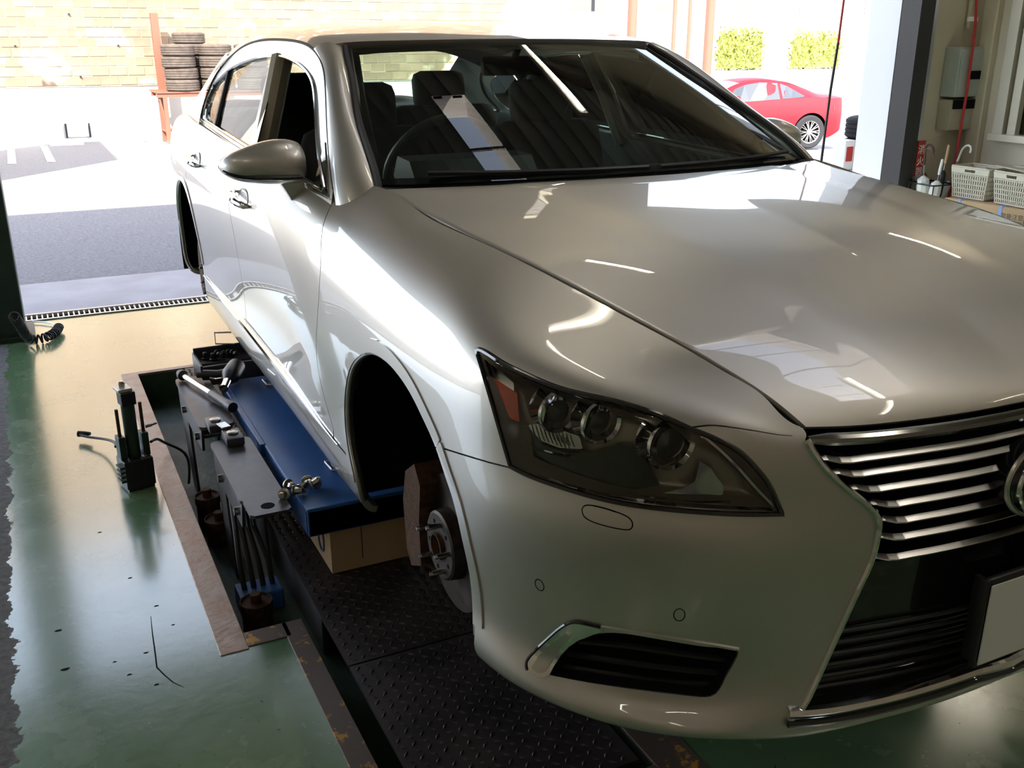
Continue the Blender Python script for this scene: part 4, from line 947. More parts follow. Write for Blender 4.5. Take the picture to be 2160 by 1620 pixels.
# ---- cabin
def seat(cx, y, rear=False, w=.50):
    b = MB(); b.box((cx, y-.22-CAR0[1], .50), (w, .52, .16), bevel=.05)
    b.box((cx, y+.10-CAR0[1], .78), (w, .15, .58), bevel=.06, rot=Matrix.Rotation(math.radians(-18), 4, 'X').to_euler())
    st = b.build('seat', M['interior'], car, True, sharp=60)
    b = MB(); b.box((cx, y+.205-CAR0[1], 1.125), (.28, .11, .19), bevel=.045, rot=Matrix.Rotation(math.radians(-10), 4, 'X').to_euler())
    for dx in (-.06, .06): b.cyl((cx+dx, y+.19-CAR0[1], .98), (cx+dx, y+.2-CAR0[1], 1.06), .007, 8)
    b.build('headrest', M['interior'], st, True, sharp=60)
for cx in (-.39, .39): seat(cx, 2.52)
for cx in (-.38, .38): seat(cx, 3.62, True, .58)
b = MB(); prof = [(1.36, .99), (1.50, 1.005), (1.66, 1.0), (1.76, .975), (1.80, .90), (1.78, .80), (1.78, .62), (1.36, .62)]
b.prism([(y-CAR0[1], z) for y, z in prof], -.74, .74, map=lambda x, y, z: (z, x, y)); dash = b.build('dashboard', M['interior2'], car, True, sharp=40)
b = MB(); b.prism([(1.66-CAR0[1], 1.0), (1.70-CAR0[1], 1.045), (1.80-CAR0[1], 1.05), (1.84-CAR0[1], .99), (1.8-CAR0[1], .93)], -.58, -.18, map=lambda x, y, z: (z, x, y)); b.build('instrument_hood', M['interior2'], dash)
wc_, tilt = Vector((-.38, 1.93-CAR0[1], .985)), math.radians(62)
ring = [tuple(wc_+Vector((.188*math.cos(t), -.188*math.sin(t)*math.cos(tilt), .188*math.sin(t)*math.sin(tilt)))) for t in np.linspace(0, 2*math.pi, 40, endpoint=False)]
b = MB(); b.tube(ring, .015, 10, closed=True); sw = b.build('steering_wheel', M['interior2'], car, True)
b = MB(); b.box(tuple(wc_+Vector((0, -.01, -.01))), (.16, .06, .11), bevel=.025)
for dx in (-1, 1): b.tube([tuple(wc_+Vector((dx*.06, 0, -.01))), tuple(wc_+Vector((dx*.18, 0, 0)))], .014, 8)
b.tube([tuple(wc_+Vector((0, .0, -.03))), tuple(wc_+Vector((0, .08, -.165)))], .014, 8); b.cyl(tuple(wc_), tuple(wc_+Vector((0, -.2, -.09))), .03, 12); b.build('wheel_hub', M['interior2'], sw, True, sharp=50)
for s in (-1, 1):
    b = MB(); b.prism([(1.5-CAR0[1], .45), (3.95-CAR0[1], .45), (3.95-CAR0[1], 1.0), (1.62-CAR0[1], .945)], .775, .815, map=lambda x, y, z: (s*z, x, y)); b.build('door_trim', M['interior2'], car)
    MB().tube([(s*.66, 2.80-CAR0[1], 1.31), (s*.72, 2.74-CAR0[1], 1.15), (s*.79, 2.70-CAR0[1], .95)], .04, 8).build('pillar_lining', M['beige'], car, True)
    MB().tube([(s*.57, 2.24-CAR0[1], 1.325), (s*.64, 1.98-CAR0[1], 1.21), (s*.70, 1.7-CAR0[1], 1.06)], .028, 8).build('pillar_lining', M['interior2'], car, True)
MB().box((0, 4.35-CAR0[1], 1.0), (1.35, .7, .03)).build('parcel_shelf', M['interior'], car)
MB().box((0, 2.6-CAR0[1], .33), (1.5, 2.4, .02)).build('cabin_floor', M['interior'], car)
b = MB(); b.box((0, 2.2-CAR0[1], 1.29), (.24, .03, .065), bevel=.012); b.cyl((0, 2.2-CAR0[1], 1.3), (0, 2.16-CAR0[1], 1.345), .012, 8); b.build('rear_view_mirror', M['black'], car, True)
# clear film left on the driver's seat
# ================================================================== THE FLOOR LIFT, TOOLS AND SMALL THINGS BESIDE THE CAR
M['lift_blue'] = noise_mat('blue_lift_paint', (.026, .115, .36), (.04, .15, .45), 6, (.30, .5), bump=.15, bump_scale=40, bdist=.002)
M['lift_black'] = noise_mat('black_lift_paint', (.05, .047, .052), (.10, .095, .10), 10, (.28, .45), .3, bump=.1, bump_scale=60, bdist=.001)
M['tread'] = noise_mat('tread_plate', (.035, .033, .036), (.075, .06, .058), 5, (.35, .6), .6)
M['card'] = noise_mat('cardboard', (.42, .29, .16), (.48, .34, .20), 4, (.8, .9))
M['tool_black'] = mat('tool_black', (.02, .02, .022), .4, .2)
M['dark_green'] = noise_mat('machine_green', (.015, .035, .022), (.03, .055, .035), 12, (.35, .55), .2)
M['nickel'] = noise_mat('worn_nickel', (.32, .29, .24), (.55, .51, .45), 60, (.2, .4), 1.0)
# tread plates the car drives over
def tread_plate(s, y0, y1, zt, x0=-1.0, x1=-.50):
    b = MB(); b.box((s*(x0+x1)/2, (y0+y1)/2, zt-.006), (x1-x0, y1-y0, .012)); ob = b.build('tread_plate', M['tread']); return ob
def lozenges(s, y0, y1, zt, x0=-1.0, x1=-.50):
    b = MB(); px_, i = .030, 0; y = y0+.02
    while y < y1-.015:
        j = 0; x = x0+.018
        while x < x1-.012:
            a = math.radians(45 if (i+j) % 2 else -45); c, sn = math.cos(a), math.sin(a); L, w, h = .0125, .0045, .0032
            q = [(-L, 0), (0, -w), (L, 0), (0, w)]; vs = [(s*(x+u*c-v*sn), y+u*sn+v*c, zt) for u, v in q]+[(s*(x+u*c*.45), y+u*sn*.45, zt+h) for u, v in ((-L, 0), (L, 0))]
            b.add(vs, [(0, 1, 5, 4), (1, 2, 5), (2, 3, 4, 5), (3, 0, 4)]); x += px_; j += 1
        y += px_*.87; i += 1
    return b
for s, lab in ((-1, 'driver side'), (1, 'passenger side')):
    for (y0, y1, nm) in ((.515, 1.155, 'ramp end plate'), (1.162, 3.93, 'long runway plate')):
        p_ = tread_plate(s, y0, y1, .004); tag(p_, 'black steel tread plate set in the floor pit, %s on the %s' % (nm, lab), 'tread plate')
        o = lozenges(s, y0, y1, .004).build('tread_pattern', M['tread'], p_); o['kind'] = 'stuff'
# lifting platforms
def platform(s, lab):
    e = empty('lift_platform', 'blue steel lifting platform under the %s sill of the silver sedan' % lab, 'lift', (s*.74, 2.27, 0))
    b = MB(); b.box((0, 0, .205), (.47, 1.31, .09), bevel=.006); b.build('deck', M['lift_blue'], e)
    b = MB(); b.box((s*.238, .27, .228), (.022, .72, .05), bevel=.004); b.build('side_rail', M['lift_blue'], e)
    b = MB(); b.box((0, -.645, .208), (.47, .02, .092), bevel=.004); b.build('end_plate', M['lift_blue'], e)
    for yy in (-.42, .55):
        MB().box((-s*.02, yy, .285), (.14, .12, .072), bevel=.008).build('rubber_block', M['rubber'], e)
    for yy in (-.30, .62):
        MB().tube([(s*.02, yy+.05, .252), (s*.02, yy+.05, .31), (s*.02, yy-.05, .31), (s*.02, yy-.05, .252)] if False else [(-s*.06, yy-.10, .255), (s*.09*1, yy-.04, .258), (s*.09, yy-.12, .262), (-s*.06, yy-.19, .258)], .004, 6).build('wire_handle', M['alu'], e, True)
    b = MB()
    for xx in (-.12, .12):
        for t0, t1 in (((-.2, .035), (.45, .14)), ((-.15, .14), (.5, .035))):
            b.tube([(xx, t0[0], t0[1]), (xx, t1[0], t1[1])], .025, 4)
    b.build('scissor_leg', M['lift_black'], e)
    return e
platform(-1, 'driver side'); platform(1, 'passenger side')
# black arms alongside the platform
def arm(name, x0, x1, y0, y1, zt, label):
    e = empty(name, label, 'lift arm', ((x0+x1)/2, (y0+y1)/2, PZ)); w, l = x1-x0, y1-y0; h = zt-PZ
    b = MB(); pts = rrect(w, l, .028, 5); b.prism(pts, h-.012, h); b.build('top_plate', M['lift_black'], e, True, sharp=40)
    for sx in (-1, 1):
        bb = MB(); prof = [(-l/2+.02, h-.012), (l/2-.02, h-.012), (l/2-.03, h-.09), (l*.20, 0), (l*.02, 0), (l*.12, h-.11), (-l/2+.05, h-.11)]
        bb.prism(prof, -.005, .005, map=lambda x, y, z: (sx*(w/2-.012)+z, x, y)); bb.build('side_plate', M['lift_black'], e)
    b = MB(); b.box((0, 0, h-.03), (w-.03, l*.8, .03)); b.build('web', M['lift_black'], e)
    for yy in (-.18, .10):
        b = MB(); b.cyl((-w/2-.008, yy*l/.55, h-.07), (w/2+.008, yy*l/.55, h-.07), .014, 12); b.build('pivot_pin', M['steel'], e, True)
    return e
a1 = arm('lifting_frame', -1.142, -1.004, 1.762, 2.29, .25, 'black steel lift arm with wheel nuts on its end, nearer the ramp')
b = MB(); b.prism([(-.062, -.06), (-.05, -.072), (.05, -.072), (.062, -.06), (.062, .04), (-.062, .04)], .0, .010); ep = b.build('end_lug', M['lift_black'], a1, loc=(0, -.31, .405))
MB().lathe([(.0, .0), (.021, .0), (.021, .003), (.0, .003)], n=24).build('lug_hole', M['matte'], a1, loc=(.0, -.33, .4125))
a2 = arm('lifting_frame', -1.150, -1.022, 2.435, 3.045, .25, 'black steel lift arm with the impact wrench lying on it')
lk = empty('link_plate', 'two small bolted link plates joining the two black lift arms', 'bracket', (-1.085, 2.33, .25))
for k, (dx, dy) in enumerate(((.020, -.075), (-.012, .075))):
    q = MB().box((dx, dy, .018), (.062, .105, .030), bevel=.005).build('block', M['lift_black'], lk, True, sharp=40)
    MB().lathe([(0, .0), (.020, .0), (.020, .006), (.016, .008), (0, .008)], c=(dx, dy, .033), n=20).build('cap', M['nickel'], lk, True)
MB().box((.004, 0, .037), (.034, .055, .008), bevel=.002).build('tie_bar', M['steel'], lk, rot=(0, 0, .2))
# round floor rollers and hydraulic block in the pit
def roller(u, v, z, r, lab):
    c = on_plane(u, v, 2, z); e = empty('support_roller', lab, 'roller', (c[0], c[1], PZ)); h = z-PZ
    MB().lathe([(r*.92, 0), (r*.92, h-.03), (r, h-.03), (r, h), (r*.93, h), (r*.90, h-.006), (.018, h-.006)], n=36).build('disc', M['rust'], e, True, sharp=30)
    MB().lathe([(.017, h-.01), (.017, h+.022), (.015, h+.025), (0, h+.025)], n=16).build('spindle', M['rust'], e, True, sharp=30)
roller(540, 1266, -.055, .050, 'rusty round support roller in the near corner of the pit')
roller(437, 1044, -.03, .046, 'dark round support roller beside the lift arm, in the middle of the pit')
roller(462, 1092, -.06, .052, 'lower dark support roller beside the lift arm, under a steel bolt')
hb = empty('hydraulic_block', 'blue hydraulic hose block bolted to the pit floor', 'hydraulic block', (-1.10, 1.83, PZ))
MB().box((0, 0, .035), (.14, .10, .07), bevel=.006).build('body', M['lift_blue'], hb)
for k in range(4):
    MB().tube([(-.045+.03*k, 0, .07), (-.05+.03*k, .02, .15), (-.04+.02*k, .09, .24), (-.02+.02*k, .25, .29)], .009, 8).build('hose', M['rubber'], hb, True)
ch = MB(); ch.box((-.985, 2.2, -.085), (.02, 1.5, .13), bevel=.004); tag(ch.build('guide_channel', M['lift_black']), 'black steel guide channel along the edge of the runway plate', 'channel')
# far tray with nuts
tr = empty('parts_tray', 'black steel step box holding spare nuts behind the lift arms', 'tray', (-.86, 3.43, PZ))
hT = .20-PZ
for (c, d, nm) in (((0, .11, hT-.02), (.28, .012, .08), 'back_plate'), ((0, -.11, hT-.05), (.28, .012, .09), 'front_plate'), ((-.14, 0, (hT+.17)/2), (.012, .23, hT-.17), 'side_plate'), ((.14, 0, (hT+.17)/2), (.012, .23, hT-.17), 'side_plate')):
    MB().box(c, d, bevel=.002).build(nm, M['lift_black'], tr)
MB().box((0, .05, hT-.03), (.27, .11, .012)).build('shelf', M['lift_black'], tr); MB().box((0, -.055, hT-.045), (.27, .085, .012)).build('step', M['galv'], tr)
MB().tube([(.05, .10, hT+.02), (-.03, .14, hT+.02), (-.03, .14, hT+.075), (.05, .11, hT+.075)], .004, 6).build('wire_handle', M['alu'], tr, True)
# wheel nuts
def nut(loc, rot, label, group, dark=False):
    m_ = M['tool_black'] if dark else M['nickel']
    e = empty('wheel_nut', label, 'wheel nut', loc, group=group); e.rotation_euler = rot
    MB().lathe([(.009, 0), (.0185, 0), (.0185, .004), (.012, .006)], n=24, capped=False).build('washer', m_, e, True, sharp=30)
    b = MB(); pts = [(.0115*math.cos(math.pi/3*k), .0115*math.sin(math.pi/3*k)) for k in range(6)]; b.prism(pts, .005, .024); b.lathe([(.0105, .024), (.009, .030), (.0, .031)], n=18); b.build('hex_head', m_, e)
    return e
for k, (u, v, rx, rz) in enumerate(((607, 1019, 80, 20), (599, 1039, 75, -30), (618, 1032, 85, 60), (634, 1029, 70, 120), (648, 1011, 80, -10), (657, 1018, 60, 80), (666, 1016, 88, 150))):
    zt = .262+.012; c = on_plane(u, v, 2, zt); base = .25
    nut((c[0], c[1], base+.0185), (math.radians(rx), 0, math.radians(rz)), 'bright wheel nut with washer lying in the loose pile on the blue platform corner', 'wheel nuts piled on the blue platform')
for k, (x, y, rx, rz) in enumerate(((-.955, 3.49, 0, 0), (-.925, 3.46, 0, 30), (-.90, 3.48, 80, 10), (-.875, 3.46, 85, -40), (-.85, 3.485, 0, 0), (-.835, 3.455, 80, 30))):
    nut((x, y, .18+(.0185 if rx else 0)), (math.radians(rx), 0, math.radians(rz)), 'dark wheel nut standing on the parts tray', 'wheel nuts on the parts tray', True)
# torque wrench
A, B = np.array([-1.128, 3.03, .275]), np.array([-1.010, 2.53, .275]); e = empty('torque_wrench', 'chrome torque wrench with black grip lying across the lift arm', 'wrench', tuple((A+B)/2*[1, 1, 0]+[0, 0, .25]))
o_ = (A+B)/2*[1, 1, 0]+[0, 0, .25]; A, B = A-o_, B-o_; at = lambda t: tuple(A+(B-A)*t)
b = MB(); b.tube([at(.04), at(.62)], .011, 14); b.build('shaft', M['chrome'], e, True, sharp=40)
MB().tube([at(.0), at(.035), at(.07), at(.09)], [.016, .022, .022, .012], 14).build('ratchet_head', M['tool_black'], e, True, sharp=40)
MB().tube([at(.60), at(.63), at(.90), at(.93), at(1.0)], [.012, .017, .018, .022, .020], 16).build('grip', M['tool_black'], e, True, sharp=40)
# impact wrench
e = empty('impact_wrench', 'black impact wrench with chrome socket lying on the lift arm', 'impact wrench', (-.95, 2.88, .25))
MB().tube([(.045, .09, .045), (.04, .075, .045), (.0, -.02, .045), (-.012, -.05, .045), (-.03, -.085, .04)], [.022, .036, .038, .030, .016], 18).build('body', M['tool_black'], e, True, sharp=40)
MB().tube([(-.03, -.085, .04), (-.055, -.15, .035)], .017, 16).build('socket', M['chrome'], e, True, sharp=40)
MB().tube([(.0, .02, .04), (-.04, .045, .03), (-.095, .075, .028)], [.022, .020, .022], 14).build('handle', M['tool_black'], e, True, sharp=40)
MB().tube([(-.095, .075, .028), (-.118, .088, .028)], .012, 10).build('air_fitting', M['rust'], e, True)
MB().tube([(-.03, .0, .03), (-.055, .01, .025), (-.075, .035, .025)], .005, 6).build('trigger', M['steel'], e, True)
# cardboard box under the platform
bx = empty('cardboard_box', 'brown cardboard box with a blue printed mark, pushed under the blue platform', 'box', (-.775, 1.80, .006))
MB().box((0, 0, .076), (.26, .33, .146)).build('carton', M['card'], bx)
for (c, d) in (((-.03, -.1655, .09), (.002, .002, .11)),): MB().box(c, d).build('flap_edge', M['matte'], bx)
M['print_blue'] = mat('blue_print', (.06, .10, .25), .8)
ring = [(-.1315, -.06+.05*math.cos(t)*.6, .08+.045*math.sin(t)) for t in np.linspace(0, 2*math.pi, 24, endpoint=False)]
MB().tube(ring, .004, 4, closed=True).build('printed_mark', M['print_blue'], bx)
# hydraulic ram unit standing on the floor
JC = (-1.372, 2.60, 0.0)
e = empty('hydraulic_ram', 'dark green hydraulic ram unit standing on the green floor beside the pit', 'hydraulic ram', JC); e.rotation_euler = (0, 0, math.radians(12))
MB().box((0, 0, .065), (.105, .10, .11), bevel=.004).build('block', M['tool_black'], e); MB().box((0, 0, .006), (.095, .09, .012)).build('foot', M['tool_black'], e)
MB().lathe([(.024, .12), (.024, .33)], n=24).build('cylinder', M['dark_green'], e, True, sharp=40)
MB().box((0, .0, .352), (.052, .055, .05), bevel=.003).build('head', M['tool_black'], e); MB().box((-.006, .012, .384), (.05, .065, .012), bevel=.002).build('cap_plate', M['galv'], e)
MB().lathe([(.011, .39), (.011, .405), (.007, .41), (0, .41)], c=(-.004, .02, 0), n=6).build('cap_bolt', M['steel'], e)
for sx, h in ((-1, .315), (1, .325)):
    MB().cyl((sx*.043, -.005, .12), (sx*.043, -.005, h), .0062, 10).build('rod', M['rust'], e, True); MB().box((sx*.042, .0, .165), (.024, .05, .09), bevel=.003).build('guide', M['dark_green'], e)
for k in range(4): MB().box((-.060, -.02, .045+.018*k), (.018, .05, .008)).build('fin', M['dark_green'], e)
MB().tube([(.052, 0, .225), (.075, -.002, .227), (.078, -.002, .227), (.095, -.002, .229)], [.007, .007, .0045, .0045], 10).build('valve', M['nickel'], e, True)
MB().lathe([(0, 0), (.011, 0), (.011, .004), (.007, .004), (.006, .0)], c=(.03, -.03, .12), n=16).build('port', M['steel'], e, True)
c0 = np.array(JC); pA = on_plane(165, 915, 2, .03); pB = on_plane(212, 925, 2, .04)
path = [pA, on_plane(178, 920, 2, .03), pB, (-1.43, 2.62, .16)]
ca = MB().tube([tuple(q) for q in spline(path, 20)], .0055, 8).build('air_hose', M['rubber']); tag(ca, 'thin black air hose with a plug reaching out left of the hydraulic ram', 'hose')
MB().tube([tuple(pA), tuple(pA+[.022, -.012, .0]), tuple(pA+[.045, -.025, .002])], [.013, .012, .007], 12).build('plug', M['tool_black'], ca, True)
pe = on_plane(372, 945, 2, .0)
cb = MB().tube([tuple(q) for q in spline([(-1.307, 2.612, .16), on_plane(335, 927, 2, .09), on_plane(355, 937, 2, .03), pe+[0.03, .0, -.03], (-1.17, 2.80, -.12)], 24)], .0055, 8).build('air_hose', M['rubber']); tag(cb, 'thin black air hose running from the hydraulic ram down into the pit', 'hose')
# coiled hose at the foot of the door post
cen = spline([on_plane(30, 668, 2, .30), on_plane(50, 700, 2, .10), on_plane(70, 716, 2, .03), on_plane(95, 712, 2, .03), on_plane(117, 700, 2, .03), on_plane(124, 690, 2, .03)], 300)
b = MB(); T = np.gradient(cen, axis=0); T /= np.linalg.norm(T, axis=1)[:, None]; hel = []
for i in range(300):
    n1 = np.cross(T[i], [0, 0, 1.0]); n1 /= np.linalg.norm(n1)+1e-9; n2 = np.cross(T[i], n1); ph = i/300*26*2*math.pi; hel.append(cen[i]+.026*(n1*math.cos(ph)+n2*math.sin(ph)))
cen = resample(cen, .0018); n_ = len(cen); T = np.gradient(cen, axis=0); T /= np.linalg.norm(T, axis=1)[:, None]; hel = []
for i in range(n_):
    n1 = np.cross(T[i], [0, 0, 1.0]); n1 /= np.linalg.norm(n1)+1e-9; n2 = np.cross(T[i], n1); ph = i*.0018/.026*2*math.pi; hel.append(cen[i]+.022*(n1*math.cos(ph)+n2*math.sin(ph)))
hel = [h*[1, 1, 1]+[0, 0, max(0, .0065-h[2])] for h in hel]; hel = np.array(hel)
co = b.tube([tuple(q) for q in hel], .0055, 6).build('coiled_hose', M['rubber'], None, True); tag(co, 'black coiled air hose spilling onto the floor at the green post', 'hose')
MB().tube([tuple(hel[-1]), *[tuple(on_plane(u, v, 2, .012)) for u, v in ((108, 682), (88, 679), (68, 678))]], .005, 6).build('hose_tail', M['alu'], co, True)
# ================================================================== THE CORNER BY THE OFFICE WINDOW
M['box_grey'] = noise_mat('grey_box_paint', (.36, .40, .38), (.42, .46, .44), 5, (.4, .6))
M['box_beige'] = noise_mat('beige_box_paint', (.40, .36, .28), (.46, .42, .33), 5, (.4, .6))
M['red'] = mat('red_enamel', (.45, .03, .025), .45); M['white'] = mat('white_paint', (.82, .82, .80), .5)
M['basket'] = mat('basket_plastic', (.58, .54, .44), .55); M['brown'] = mat('brown_wood', (.09, .045, .03), .4); M['bamboo'] = mat('bamboo', (.55, .40, .22), .5)
M['vinyl'] = mat('white_vinyl', (.70, .70, .68), .35); M['blue_tape'] = mat('blue_strap', (.20, .32, .68), .4); M['window_alu'] = mat('window_aluminium', (.60, .56, .46), .4, .3)
M['pane'] = glass_mat('office_pane', (.80, .85, .82), 1.55)
WY = 5.30-.005
def wall_rect(u0, v0, u1, v1): a, b_ = on_plane(u0, v0, 1, WY), on_plane(u1, v1, 1, WY); return (min(a[0], b_[0]), max(a[0], b_[0]), min(a[2], b_[2]), max(a[2], b_[2]))
def cabinet(r, d, m_, label, cat, extra):
    x0, x1, z0, z1 = r; e = empty('wall_cabinet', label, cat, ((x0+x1)/2, WY, z0)); w, h = x1-x0, z1-z0
    MB().box((0, -d/2, h/2), (w, d, h), bevel=.006).build('case', m_, e); MB().box((0, -d-.004, h/2), (w*.9, .008, h*.93), bevel=.002).build('door', m_, e)
    extra(e, w, h, d); return e
def ex1(e, w, h, d):
    MB().box((w*.05, -d-.012, h*.44), (w*.36, .008, h*.17)).build('meter_window', M['matte'], e); MB().tube([(-w*.18, -d-.012, h*.10), (-w*.18, -d-.012, h*.74)], .007, 6).build('lock_rod', M['bamboo'], e)
def ex2(e, w, h, d):
    MB().box((0, -d-.012, h*.85), (w*.96, .008, h*.30)).build('switch_panel', M['matte'], e); MB().box((w*.04, -d-.012, h*.34), (w*.36, .006, h*.24)).build('name_plate', M['box_grey'], e)
cabinet(wall_rect(1996, 99, 2042, 201), .16, M['box_grey'], 'tall grey electric meter box on the cream wall above the beige one', 'electric box', ex1)
cabinet(wall_rect(1981, 209, 2024, 270), .14, M['box_beige'], 'beige switch box with dark top on the cream wall below the grey one', 'electric box', ex2)
# conduit and red hose
tag(MB().tube([(5.86, WY-.03, 1.66), (5.86, WY-.03, 4.5)], .018, 10).build('conduit', M['wall_cream'], None, True), 'cream conduit pipe rising from the grey meter box', 'pipe')
P = [on_plane(u, v, 1, 5.1) for u, v in ((2060, 0), (2058, 40), (2052, 100), (2040, 190), (2028, 260), (2014, 350))]
rp = MB().tube([tuple(P[0]+[.04, 0, .8])]+[tuple(q) for q in P]+[(P[-1][0]-.03, 5.1, .02)], .012, 10).build('red_hose', M['red'], None, True); tag(rp, 'red air hose hanging down the corner in front of the meter boxes', 'hose')
MB().box((P[1][0], 5.13, P[1][2]), (.07, .05, .035)).build('clip', M['white'], rp)
# fire-extinguisher sign (the two characters written on it)
c = on_plane(1925, 335, 1, 5.19); sg = MB().box((0, 0, 0), (.085, .006, .30), bevel=.001).build('fire_sign', M['red'], None, loc=(c[0]+.09, c[1], c[2])); tag(sg, 'red upright sign with white characters standing against the door frame', 'sign')
def text_mesh(name, txt, size, material, parent, loc, rot, ext=.0015):
    cu = bpy.data.curves.new(name, 'FONT'); cu.body = txt; cu.size = size; cu.align_x = 'CENTER'; cu.align_y = 'CENTER'; cu.extrude = ext; cu.resolution_u = 2
    t = bpy.data.objects.new(name, cu); COL.objects.link(t); dg = bpy.context.evaluated_depsgraph_get(); me = bpy.data.meshes.new_from_object(t.evaluated_get(dg)); bpy.data.objects.remove(t); bpy.data.curves.remove(cu)
    me.materials.clear(); me.materials.append(material); o = bpy.data.objects.new(name, me); COL.objects.link(o); o.parent = parent; o.location = loc; o.rotation_euler = rot; return o
text_mesh('lettering', '消', .085, M['white'], sg, (0, -.005, .07), (math.pi/2, 0, 0)); text_mesh('lettering', '火', .085, M['white'], sg, (0, -.005, -.03), (math.pi/2, 0, 0)); text_mesh('lettering', '器', .085, M['white'], sg, (0, -.005, -.12), (math.pi/2, 0, 0))
# office window
win = struct(bpy.data.objects.new('window_1', None)); COL.objects.link(win); win.location = (XR, 0, 0)
for (c, d, nm) in (((-.02, wy1-.05, (wz0+wz1)/2), (.10, .10, wz1-wz0), 'window_frame'), ((-.02, wy1-.17, (wz0+wz1)/2), (.06, .08, wz1-wz0), 'window_stile'), ((-.02, (wy0+wy1)/2, wz0-.02), (.14, wy1-wy0+.05, .06), 'window_sill'), ((-.02, (wy0+wy1)/2, wz1), (.10, wy1-wy0, .06), 'window_frame'), ((-.02, 2.7, (wz0+wz1)/2), (.06, .09, wz1-wz0), 'window_stile'), ((-.02, wy0, (wz0+wz1)/2), (.10, .10, wz1-wz0), 'window_frame')):
    MB().box(c, d, bevel=.004).build(nm, M['window_alu'], win)
MB().box((.02, (wy0+wy1)/2, (wz0+wz1)/2), (.006, wy1-wy0, wz1-wz0)).build('pane', M['pane'], win)
struct(MB().box((XR-.03, 5.12, 1.7), (.06, .14, 3.4), bevel=.004).build('trim_4', M['wall_cream']))
pp = MB().box((XR-.004, 4.30, 1.95), (.003, .75, .40)).build('notice_paper', M['white']); tag(pp, 'white notice paper taped at the top of the office window', 'paper')
nb = MB().box((XR-.004, 4.42, 1.02), (.003, .28, .20)).build('notice_paper', M['box_grey']); tag(nb, 'pale grey card leaning at the bottom of the office window', 'paper')
# cardboard boxes
def carton(loc, d, rz, label, marks=True, straps=()):
    e = empty('cardboard_box', label, 'box', loc, rz, 'cartons stacked by the office wall'); MB().box((0, 0, d[2]/2), d, bevel=.008).build('carton', M['card'], e, True, sharp=40)
    for s_ in straps:
        MB().box((0, s_, d[2]/2), (d[0]+.006, .03, d[2]+.006), bevel=.002).build('blue_strap', M['blue_tape'], e)
    if marks:
        t = text_mesh('printed_text', '取扱注意\n天地無用', .05, M['brown'], e, (-d[0]/2-.002, -d[1]*.36, d[2]*.68), (math.pi/2, 0, -math.pi/2), .0005)
        t = text_mesh('printed_text', 'ペーパー', .05, M['amber'], e, (-d[0]/2-.002, d[1]*.08, d[2]*.52), (math.pi/2, 0, -math.pi/2), .0005)
    return e
carton((5.62, 4.50, .0), (.40, .74, .305), math.radians(4), 'long brown carton with two blue straps under the baskets', True, (.22, -.16))
carton((5.66, 3.72, .0), (.46, .62, .24), math.radians(-3), 'low brown carton in shadow beyond the strapped one', False)
# baskets
def basket(loc, rz, label):
    e = empty('basket', label, 'basket', loc, rz, 'beige baskets on the strapped carton'); w0, w1, d0, d1, h = .30, .36, .22, .27, .255
    def side(n, fn_bot, fn_top, nx, nz_, handle):
        b = MB()
        def P(u, v): return tuple(np.array(fn_bot(u))*(1-v)+np.array(fn_top(u))*v)
        us = np.linspace(0, 1, nx*2+2); vs_ = np.linspace(.04, .80, nz_*2+1)
        def q(u0, u1, v0, v1): b.add([P(u0, v0), P(u1, v0), P(u1, v1), P(u0, v1)], [(0, 1, 2, 3)])
        q(0, 1, 0, .04); 
        if handle: q(0, .36, .80, .98); q(.64, 1, .80, .98); q(.36, .64, .93, .98); q(.36, .64, .80, .84)
        else: q(0, 1, .80, .98)
        for j in range(nz_*2):
            if j % 2: q(0, 1, vs_[j], vs_[j+1]) if (vs_[j+1]-vs_[j]) < .001 else q(0, 1, vs_[j]+(vs_[j+1]-vs_[j])*.25, vs_[j+1]-(vs_[j+1]-vs_[j])*.25)
        for i in range(nx*2+1):
            if i % 2 == 0: q(us[i], us[i+1] if i < nx*2 else 1, .04, .80)
        o = b.build('basket_side', M['basket'], e); m_ = o.modifiers.new('thickness', 'SOLIDIFY'); m_.thickness = .004; return o
    c0 = [(-d0/2, -w0/2), (-d0/2, w0/2), (d0/2, w0/2), (d0/2, -w0/2)]; c1 = [(-d1/2, -w1/2), (-d1/2, w1/2), (d1/2, w1/2), (d1/2, -w1/2)]
    for k in range(4):
        a0, b0, a1, b1 = c0[k], c0[(k+1) % 4], c1[k], c1[(k+1) % 4]
        side(k, lambda u, a0=a0, b0=b0: (a0[0]+(b0[0]-a0[0])*u, a0[1]+(b0[1]-a0[1])*u, 0), lambda u, a1=a1, b1=b1: (a1[0]+(b1[0]-a1[0])*u, a1[1]+(b1[1]-a1[1])*u, h), 15 if k % 2 == 0 else 10, 5, k % 2 == 0)
    ring = [(x*1.02, y*1.02, h) for x, y in rrect(d1, w1, .03)]; MB().tube(ring, .008, 6, closed=True).build('rim', M['basket'], e, True); MB().box((0, 0, .004), (d0, w0, .006)).build('bottom', M['basket'], e)
    return e
basket((5.60, 4.705, .312), math.radians(3), 'beige slotted plastic basket beside the umbrellas'); basket((5.60, 4.29, .312), math.radians(-5), 'beige slotted plastic basket with folded papers across its rim')
fp = MB(); fp.box((5.60, 4.36, .588), (.10, .34, .012), rot=Matrix.Rotation(.06, 4, 'X').to_euler()); fp.box((5.68, 4.30, .60), (.08, .26, .010)); tag(fp.build('folded_papers', M['box_beige']), 'folded papers laid across the rims of the baskets', 'paper')
